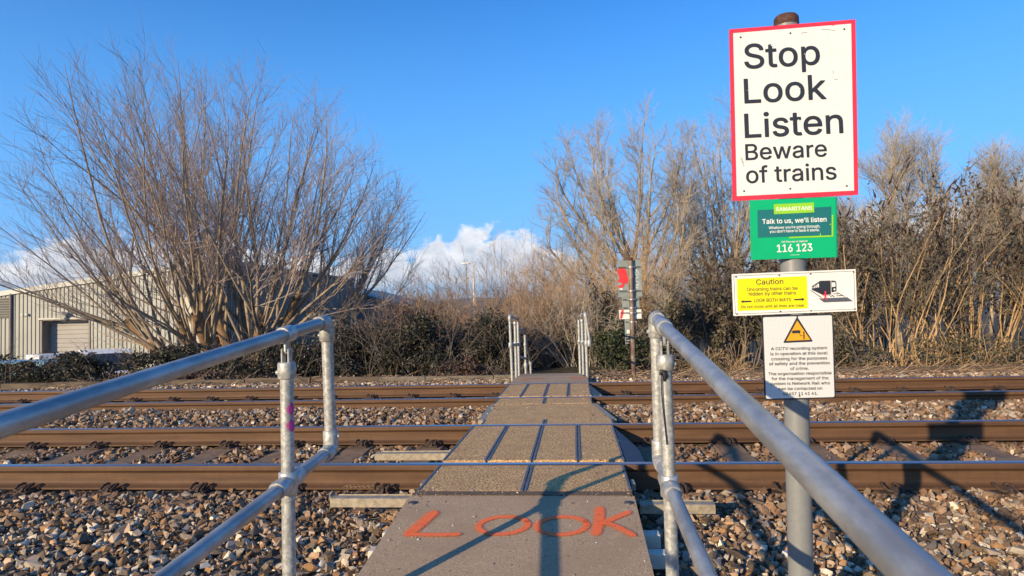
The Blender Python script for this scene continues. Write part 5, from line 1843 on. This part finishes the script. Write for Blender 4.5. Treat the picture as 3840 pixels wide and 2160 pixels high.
def build_warehouse():
    w = empty("warehouse", (-30, 40, -3.4), "large grey-green corrugated warehouse behind the willow", "warehouse")
    w.location = (0, 0, 0)
    Y, ZB = 40.0, -3.4
    zt = lambda x: 4.837 + (x + 23.35) * (4.837 - 3.157) / 15.6
    X0, X1 = -46.0, -23.35
    # door opening between -35.9 and -32.3
    for a, b_, zb in ((-45.95, -38.12, ZB), (-38.02, -35.92, ZB), (-35.92, -32.32, 1.42), (-32.32, -26.15, ZB)):
        corrugated(a, b_, zb, zt(a), zt(b_), Y, 0.30, 0.055).build("wall_sheet", "clad", w)
    corrugated(-26.10, -23.40, 2.70, zt(-26.1) - 0.02, zt(-23.4), Y + 0.03, 0.30, 0.05).build("wall_sheet", "louvre", w)
    b = MB()
    b.box((-24.75, Y + 0.06, (ZB + 2.68) / 2), (2.70, 0.10, 2.68 - ZB))
    b.build("cream_wall_panel", "clad_cream", w)
    # solid core behind the sheets, and the end wall, its shade put into a darker cladding colour
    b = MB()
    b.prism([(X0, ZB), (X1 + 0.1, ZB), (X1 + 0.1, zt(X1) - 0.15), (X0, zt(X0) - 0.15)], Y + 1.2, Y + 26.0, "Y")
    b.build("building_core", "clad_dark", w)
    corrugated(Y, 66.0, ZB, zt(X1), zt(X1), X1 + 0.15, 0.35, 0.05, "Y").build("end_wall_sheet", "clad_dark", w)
    b = MB()
    for z in np.arange(2.9, 4.6, 0.22):
        b.box((X1 + 0.22, 42.6, z), (0.06, 4.6, 0.12), M=None)
    b.build("louvre_panel", "louvre", w)
    for xa, xb, z0, z1 in ((-26.0, -23.6, 2.85, 4.55), (-45.0, -38.15, 1.6, 3.0)):
        p = MB()
        p.box(((xa + xb) / 2, Y - 0.02, (z0 + z1) / 2), (xb - xa, 0.05, z1 - z0))
        lp = p.build("louvre_panel", "clad_dark", w)
        for z in np.arange(z0 + 0.08, z1, 0.17):
            s = MB()
            M = Matrix.Translation(((xa + xb) / 2, Y - 0.07, z)) @ Matrix.Rotation(R(35), 4, "X")
            s.box((0, 0, 0), (xb - xa - 0.08, 0.02, 0.14), M=M)
            s.build("slat", "louvre", lp)
    # verge trim and roof
    b = MB()
    b.add([(X0, Y - 0.12, zt(X0) - 0.05), (X1 + 0.2, Y - 0.12, zt(X1) - 0.05), (X1 + 0.2, Y - 0.12, zt(X1) + 0.28), (X0, Y - 0.12, zt(X0) + 0.28),
           (X0, Y + 0.1, zt(X0) - 0.05), (X1 + 0.2, Y + 0.1, zt(X1) - 0.05), (X1 + 0.2, Y + 0.1, zt(X1) + 0.28), (X0, Y + 0.1, zt(X0) + 0.28)],
          [(0, 1, 2, 3), (4, 7, 6, 5), (0, 4, 5, 1), (1, 5, 6, 2), (2, 6, 7, 3), (3, 7, 4, 0)])
    b.build("verge_trim", "trim_pale", w)
    b = MB()
    b.add([(X0, Y - 0.05, zt(X0) + 0.285), (X1 + 0.25, Y - 0.05, zt(X1) + 0.285), (X1 + 0.25, 66, zt(X1) + 0.30), (X0, 66, zt(X0) + 0.30),
           (X0, Y - 0.05, zt(X0) + 0.1), (X1 + 0.25, Y - 0.05, zt(X1) + 0.1), (X1 + 0.25, 66, zt(X1) + 0.1), (X0, 66, zt(X0) + 0.1)],
          [(0, 1, 2, 3), (4, 7, 6, 5), (0, 4, 5, 1), (1, 5, 6, 2), (2, 6, 7, 3), (3, 7, 4, 0)])
    b.build("roof", "roof_grey", w)
    # roller door in its dark reveal
    b = MB()
    b.box((-34.12, Y + 0.75, -1.0), (3.6, 0.08, 4.82))
    d = b.build("roller_door", "door_grey", w)
    for k in range(16):
        s = MB()
        s.box((-34.12, Y + 0.69, -3.3 + k * 0.295), (3.55, 0.05, 0.27), 0.012)
        s.build("slat", "door_grey", d)
    b = MB()
    b.box((-35.86, Y + 0.35, -1.0), (0.10, 0.8, 4.8))
    b.box((-32.38, Y + 0.35, -1.0), (0.10, 0.8, 4.8))
    b.box((-34.12, Y + 0.35, 1.40), (3.6, 0.8, 0.10))
    b.build("door_reveal", "clad_dark", w)
    b = MB()
    b.box((-34.1, Y - 0.06, 1.47), (3.9, 0.14, 0.12), 0.01)
    b.build("door_lintel", "trim_pale", w)
    b = MB()
    b.tube([(-34.1, Y - 0.02, 1.78), (-34.1, Y - 0.25, 1.74), (-34.1, Y - 0.42, 1.66)], [0.10, 0.22, 0.26], 12)
    b.build("wall_lamp", "trim_pale", w)
    for x in (-37.2, -36.9):
        b = MB()
        b.tube([(x, Y - 0.02, 1.80), (x, Y - 0.18, 1.80)], 0.10, 10)
        b.build("alarm_box", "trim_pale", w)
    for x in (-38.07, -26.125):
        b = MB()
        b.tube([(x, Y - 0.10, ZB), (x, Y - 0.10, zt(x))], 0.075, 8)
        b.build("downpipe", "clad_dark", w)
    # lower annex behind the far end
    a = empty("annex", (0, 0, 0), "low dark building end sloping down right of the warehouse", "building")
    b = MB()
    b.prism([(-25.4, ZB), (-16.0, ZB), (-16.0, 1.6), (-25.4, 4.3)], 66.5, 84, "Y")
    b.build("wall", "clad_dark", a)
    b = MB()
    b.add([(-25.6, 66.2, 4.45), (-15.6, 66.2, 1.55), (-15.6, 84.2, 1.55), (-25.6, 84.2, 4.45), (-25.6, 66.2, 4.25), (-15.6, 66.2, 1.35), (-15.6, 84.2, 1.35), (-25.6, 84.2, 4.25)],
          [(0, 1, 2, 3), (4, 7, 6, 5), (0, 4, 5, 1), (1, 5, 6, 2), (2, 6, 7, 3), (3, 7, 4, 0)])
    b.build("roof", "roof_grey", a)


def make_van(loc, rz, label, green=True, box=False, scale=1.0):
    v = empty("van", loc, label, "van", "white vehicles parked in the yard", rz)
    v.scale = (scale,) * 3
    # side outline in X (length) and Z, nose towards +X
    if box:
        prof = [(-3.0, 0.45), (-3.0, 2.95), (1.15, 2.95), (1.15, 2.35), (1.55, 2.25), (2.15, 1.45), (2.85, 1.20), (2.95, 0.45)]
    else:
        prof = [(-2.7, 0.40), (-2.72, 2.2), (-2.6, 2.42), (0.95, 2.45), (1.30, 2.36), (2.00, 1.45), (2.62, 1.20), (2.72, 0.95), (2.72, 0.40)]
    bm = bmesh.new()
    L = [bm.verts.new((x, -0.98, z)) for x, z in prof]
    Rr = [bm.verts.new((x, 0.98, z)) for x, z in prof]
    n = len(prof)
    for i in range(n):
        bm.faces.new((L[i], L[(i + 1) % n], Rr[(i + 1) % n], Rr[i]))
    bm.faces.new(L)
    bm.faces.new(list(reversed(Rr)))
    bmesh.ops.recalc_face_normals(bm, faces=list(bm.faces))
    bmesh.ops.bevel(bm, geom=list(bm.edges), offset=0.07, segments=2, profile=0.6, affect="EDGES")
    me = bpy.data.meshes.new("body")
    bm.to_mesh(me)
    bm.free()
    me.materials.append(MATS["van_white"])
    body = obj("body", me, v)
    b = MB()
    xa, za, xb, zb = (1.58, 2.20, 2.12, 1.50) if box else (1.36, 2.30, 1.96, 1.52)
    nrm = Vector((za - zb, 0, xb - xa)).normalized() * 0.018
    b.add([(xa + nrm.x, -0.82, za + nrm.z), (xa + nrm.x, 0.82, za + nrm.z), (xb + nrm.x, 0.86, zb + nrm.z), (xb + nrm.x, -0.86, zb + nrm.z)], [(0, 1, 2, 3)])
    b.build("windscreen", "glass_dark", v)
    for s in (-1, 1):
        b = MB()
        x0 = 1.25 if box else 0.75
        b.add([(x0, s * 0.992, 1.5), (x0, s * 0.992, 2.15), (1.62 if box else 1.35, s * 0.992, 2.10), (2.0 if box else 1.80, s * 0.992, 1.5)], [(0, 1, 2, 3)])
        b.build("side_window", "glass_dark", v)
        if green:
            b = MB()
            b.box((-1.0, s * 0.986, 2.1 if box else 1.55), (3.7 if box else 3.0, 0.02, 1.0 if box else 0.7), 0.004)
            b.build("green_livery_panel", "van_green", v)
        b = MB()
        b.box((2.62, s * 0.72, 0.98), (0.16, 0.34, 0.20), 0.03)
        b.build("headlight", "glass_dark", v)
        for x in (-1.75, 1.75):
            b = MB()
            b.tube([(x, s * 0.74, 0.34), (x, s * 0.97, 0.34)], 0.34, 18)
            b.tube([(x, s * 0.97, 0.34), (x, s * 0.985, 0.34)], 0.20, 14)
            b.build("wheel", "tyre", v)
    return v


def make_car(loc, rz, label):
    v = empty("car", loc, label, "car", "white vehicles parked in the yard", rz)
    prof = [(-2.1, 0.35), (-2.15, 0.85), (-1.75, 1.0), (-1.25, 1.42), (0.25, 1.45), (0.95, 1.0), (1.95, 0.85), (2.1, 0.6), (2.1, 0.35)]
    bm = bmesh.new()
    L = [bm.verts.new((x, -0.85 + (0.12 if z > 1.2 else 0), z)) for x, z in prof]
    Rr = [bm.verts.new((x, 0.85 - (0.12 if z > 1.2 else 0), z)) for x, z in prof]
    n = len(prof)
    for i in range(n):
        bm.faces.new((L[i], L[(i + 1) % n], Rr[(i + 1) % n], Rr[i]))
    bm.faces.new(L)
    bm.faces.new(list(reversed(Rr)))
    bmesh.ops.recalc_face_normals(bm, faces=list(bm.faces))
    bmesh.ops.bevel(bm, geom=list(bm.edges), offset=0.06, segments=2, profile=0.6, affect="EDGES")
    me = bpy.data.meshes.new("body")
    bm.to_mesh(me)
    bm.free()
    me.materials.append(MATS["van_white"])
    obj("body", me, v)
    for s in (-1, 1):
        b = MB()
        b.add([(-1.45, s * 0.845, 1.03), (-1.15, s * 0.765, 1.36), (0.18, s * 0.755, 1.38), (0.75, s * 0.845, 1.03)], [(0, 1, 2, 3)])
        b.build("side_window", "glass_dark", v)
        for x in (-1.3, 1.3):
            b = MB()
            b.tube([(x, s * 0.66, 0.31), (x, s * 0.86, 0.31)], 0.31, 16)
            b.build("wheel", "tyre", v)
    b = MB()
    b.add([(0.30, -0.66, 1.43), (0.30, 0.66, 1.43), (0.93, 0.74, 1.04), (0.93, -0.74, 1.04)], [(0, 1, 2, 3)])
    b.build("windscreen", "glass_dark", v)


def build_yard():
    build_warehouse()
    YZ = -3.33
    make_van((-29.4, 36.0, YZ), R(62), "white box van with a green side panel before the roller door", True, True, 0.92)
    make_van((-26.9, 34.4, YZ), R(-48), "white van with dark windscreen parked right of the green-panelled van", False, False, 1.18)
    make_car((-22.4, 34.5, YZ + 1.1 - 1.1), R(10), "white car half hidden below the leaning willow limb")
    make_van((-13.6, 38.0, YZ), R(70), "white van glimpsed behind brambles right of the left handrail", False, False, 1.12)
    make_van((-11.2, 40.0, YZ), R(100), "white van glimpsed behind the sparse reddish shrub", False, False, 1.12)
    make_car((-9.4, 34.0, YZ + 0.9 - 0.9), R(60), "white car glimpsed through brambles left of the street lamp")
    # pale blue container behind the left hedge
    c = empty("container", (-29.0, 27.5, YZ), "pale blue metal container top behind the hedge at far left", "container")
    b = MB()
    b.box((0, 0, 1.37), (11.0, 2.3, 2.74), 0.04)
    b.build("body", "pale_blue", c)
    for k in range(27):
        s = MB()
        s.box((-5.3 + k * 0.4, -1.16, 1.37), (0.18, 0.05, 2.5), 0.01)
        s.build("rib", "pale_blue", c)
    # low white shed roof line behind the brambles
    s = empty("shed", (-9.5, 56, YZ), "low white-roofed shed behind the middle brambles", "shed")
    b = MB()
    b.box((0, 0, 1.2), (8, 4, 2.4))
    b.build("wall", "trim_pale", s)
    b = MB()
    b.prism([(-2.3, 2.4), (2.3, 2.4), (2.3, 2.5), (0, 3.0), (-2.3, 2.5)], -4.2, 4.2, "X")
    b.build("roof", "van_white", s)
    # slim white poles
    for k, (x, y, h, lab) in enumerate(((-11.9, 55, 4.5, "slim white pole, leftmost of the group beyond the brambles"), (-10.2, 55, 5.0, "slim white pole, tallest of the group beyond the brambles"),
                                        (-7.6, 55, 4.5, "slim white pole left of the street lamp"), (-6.4, 55, 4.0, "shortest slim white pole next to the street lamp"))):
        p = empty("white_pole", (x, y, YZ), lab, "pole", "slim white poles in the yard")
        b = MB()
        b.tube([(0, 0, 0), (0, 0, h)], [0.10, 0.07], 8)
        b.build("mast", "van_white", p)
        b = MB()
        b.box((0.14, 0, h * 0.80), (0.20, 0.03, h * 0.32), 0.01)
        b.build("banner", "van_white", p)
    # street lamp
    l = empty("street_lamp", (-7.08, 45, YZ), "grey street lamp with one arm above the brown scrub", "street lamp")
    H = 4.66 - YZ
    b = MB()
    b.tube([(0, 0, 0), (0, 0, 1.2), (0, 0, 1.25), (-0.02, 0, H - 0.05)], [0.11, 0.11, 0.085, 0.06], 10)
    b.build("column", "lamp_steel", l)
    b = MB()
    b.tube([(0.06, 0, H - 0.08), (-0.20, 0, H + 0.01), (-0.36, 0, H + 0.02)], 0.045, 8)
    b.build("arm", "lamp_steel", l)
    b = MB()
    b.prism([(-0.92, 0.0), (-0.80, 0.07), (-0.40, 0.09), (-0.32, 0.04), (-0.32, -0.03), (-0.88, -0.04)], -0.13, 0.13, "Y")
    o = b.build("lantern", "van_white", l, (0, 0, H))
    l2 = copy_tree(l)
    l2.location = (-3.4, 74, YZ)
    tag(l2, "distant street lamp barely showing through the brown scrub")
    # far tree line
    rng = np.random.default_rng(77)
    pts, rad = [], []
    n = 300
    x = rng.uniform(-60, 40, n)
    y = rng.uniform(170, 260, n)
    P = np.stack([x, y, np.full(n, -4.0)], 1)
    D = dirs(rng, n, 0, 0.15)
    a, r = grow(rng, P, D, rng.uniform(2.6, 4.6, n), 4, 0.05, 0, np.full(n, 0.25), np.full(n, 0.06))
    P, D, L, r2 = spawn(rng, a, r, 10, 0.3, 1, 0.6, 0.2, 0.8, 1.8, 0.4)
    b2, rb = grow(rng, P, D, L, 2, 0.1, 0.05, np.full(len(L), 0.10), np.full(len(L), 0.05))
    V, F = tubes([(a, r, 4), (b2, rb, 3)])
    tag(obj("distant_wood", np_mesh("distant_wood", V, F, "twig_grey")), "distant brown wood between the yard and the hills", "wood", kind="stuff")


build_yard()


def build_haze():
    """the air: one even, thin volume round everything, the sky outside it"""
    nt, b = new_mat("haze_air")
    nt.nodes.remove(b)
    v = nd(nt, "ShaderNodeVolumePrincipled", Color=(0.80, 0.88, 1.0, 1.0), Density=HAZE)
    v.inputs["Anisotropy"].default_value = 0.2
    nt.links.new(v.outputs[0], nt.nodes["Material Output"].inputs["Volume"])
    b = MB()
    b.box((0, 1000, 45.0), (9400, 8400, 101.0))
    tag(b.build("haze", "haze_air"), "thin blue haze fading the distant hills", "haze", kind="stuff")


HAZE = 0.00022
build_haze()
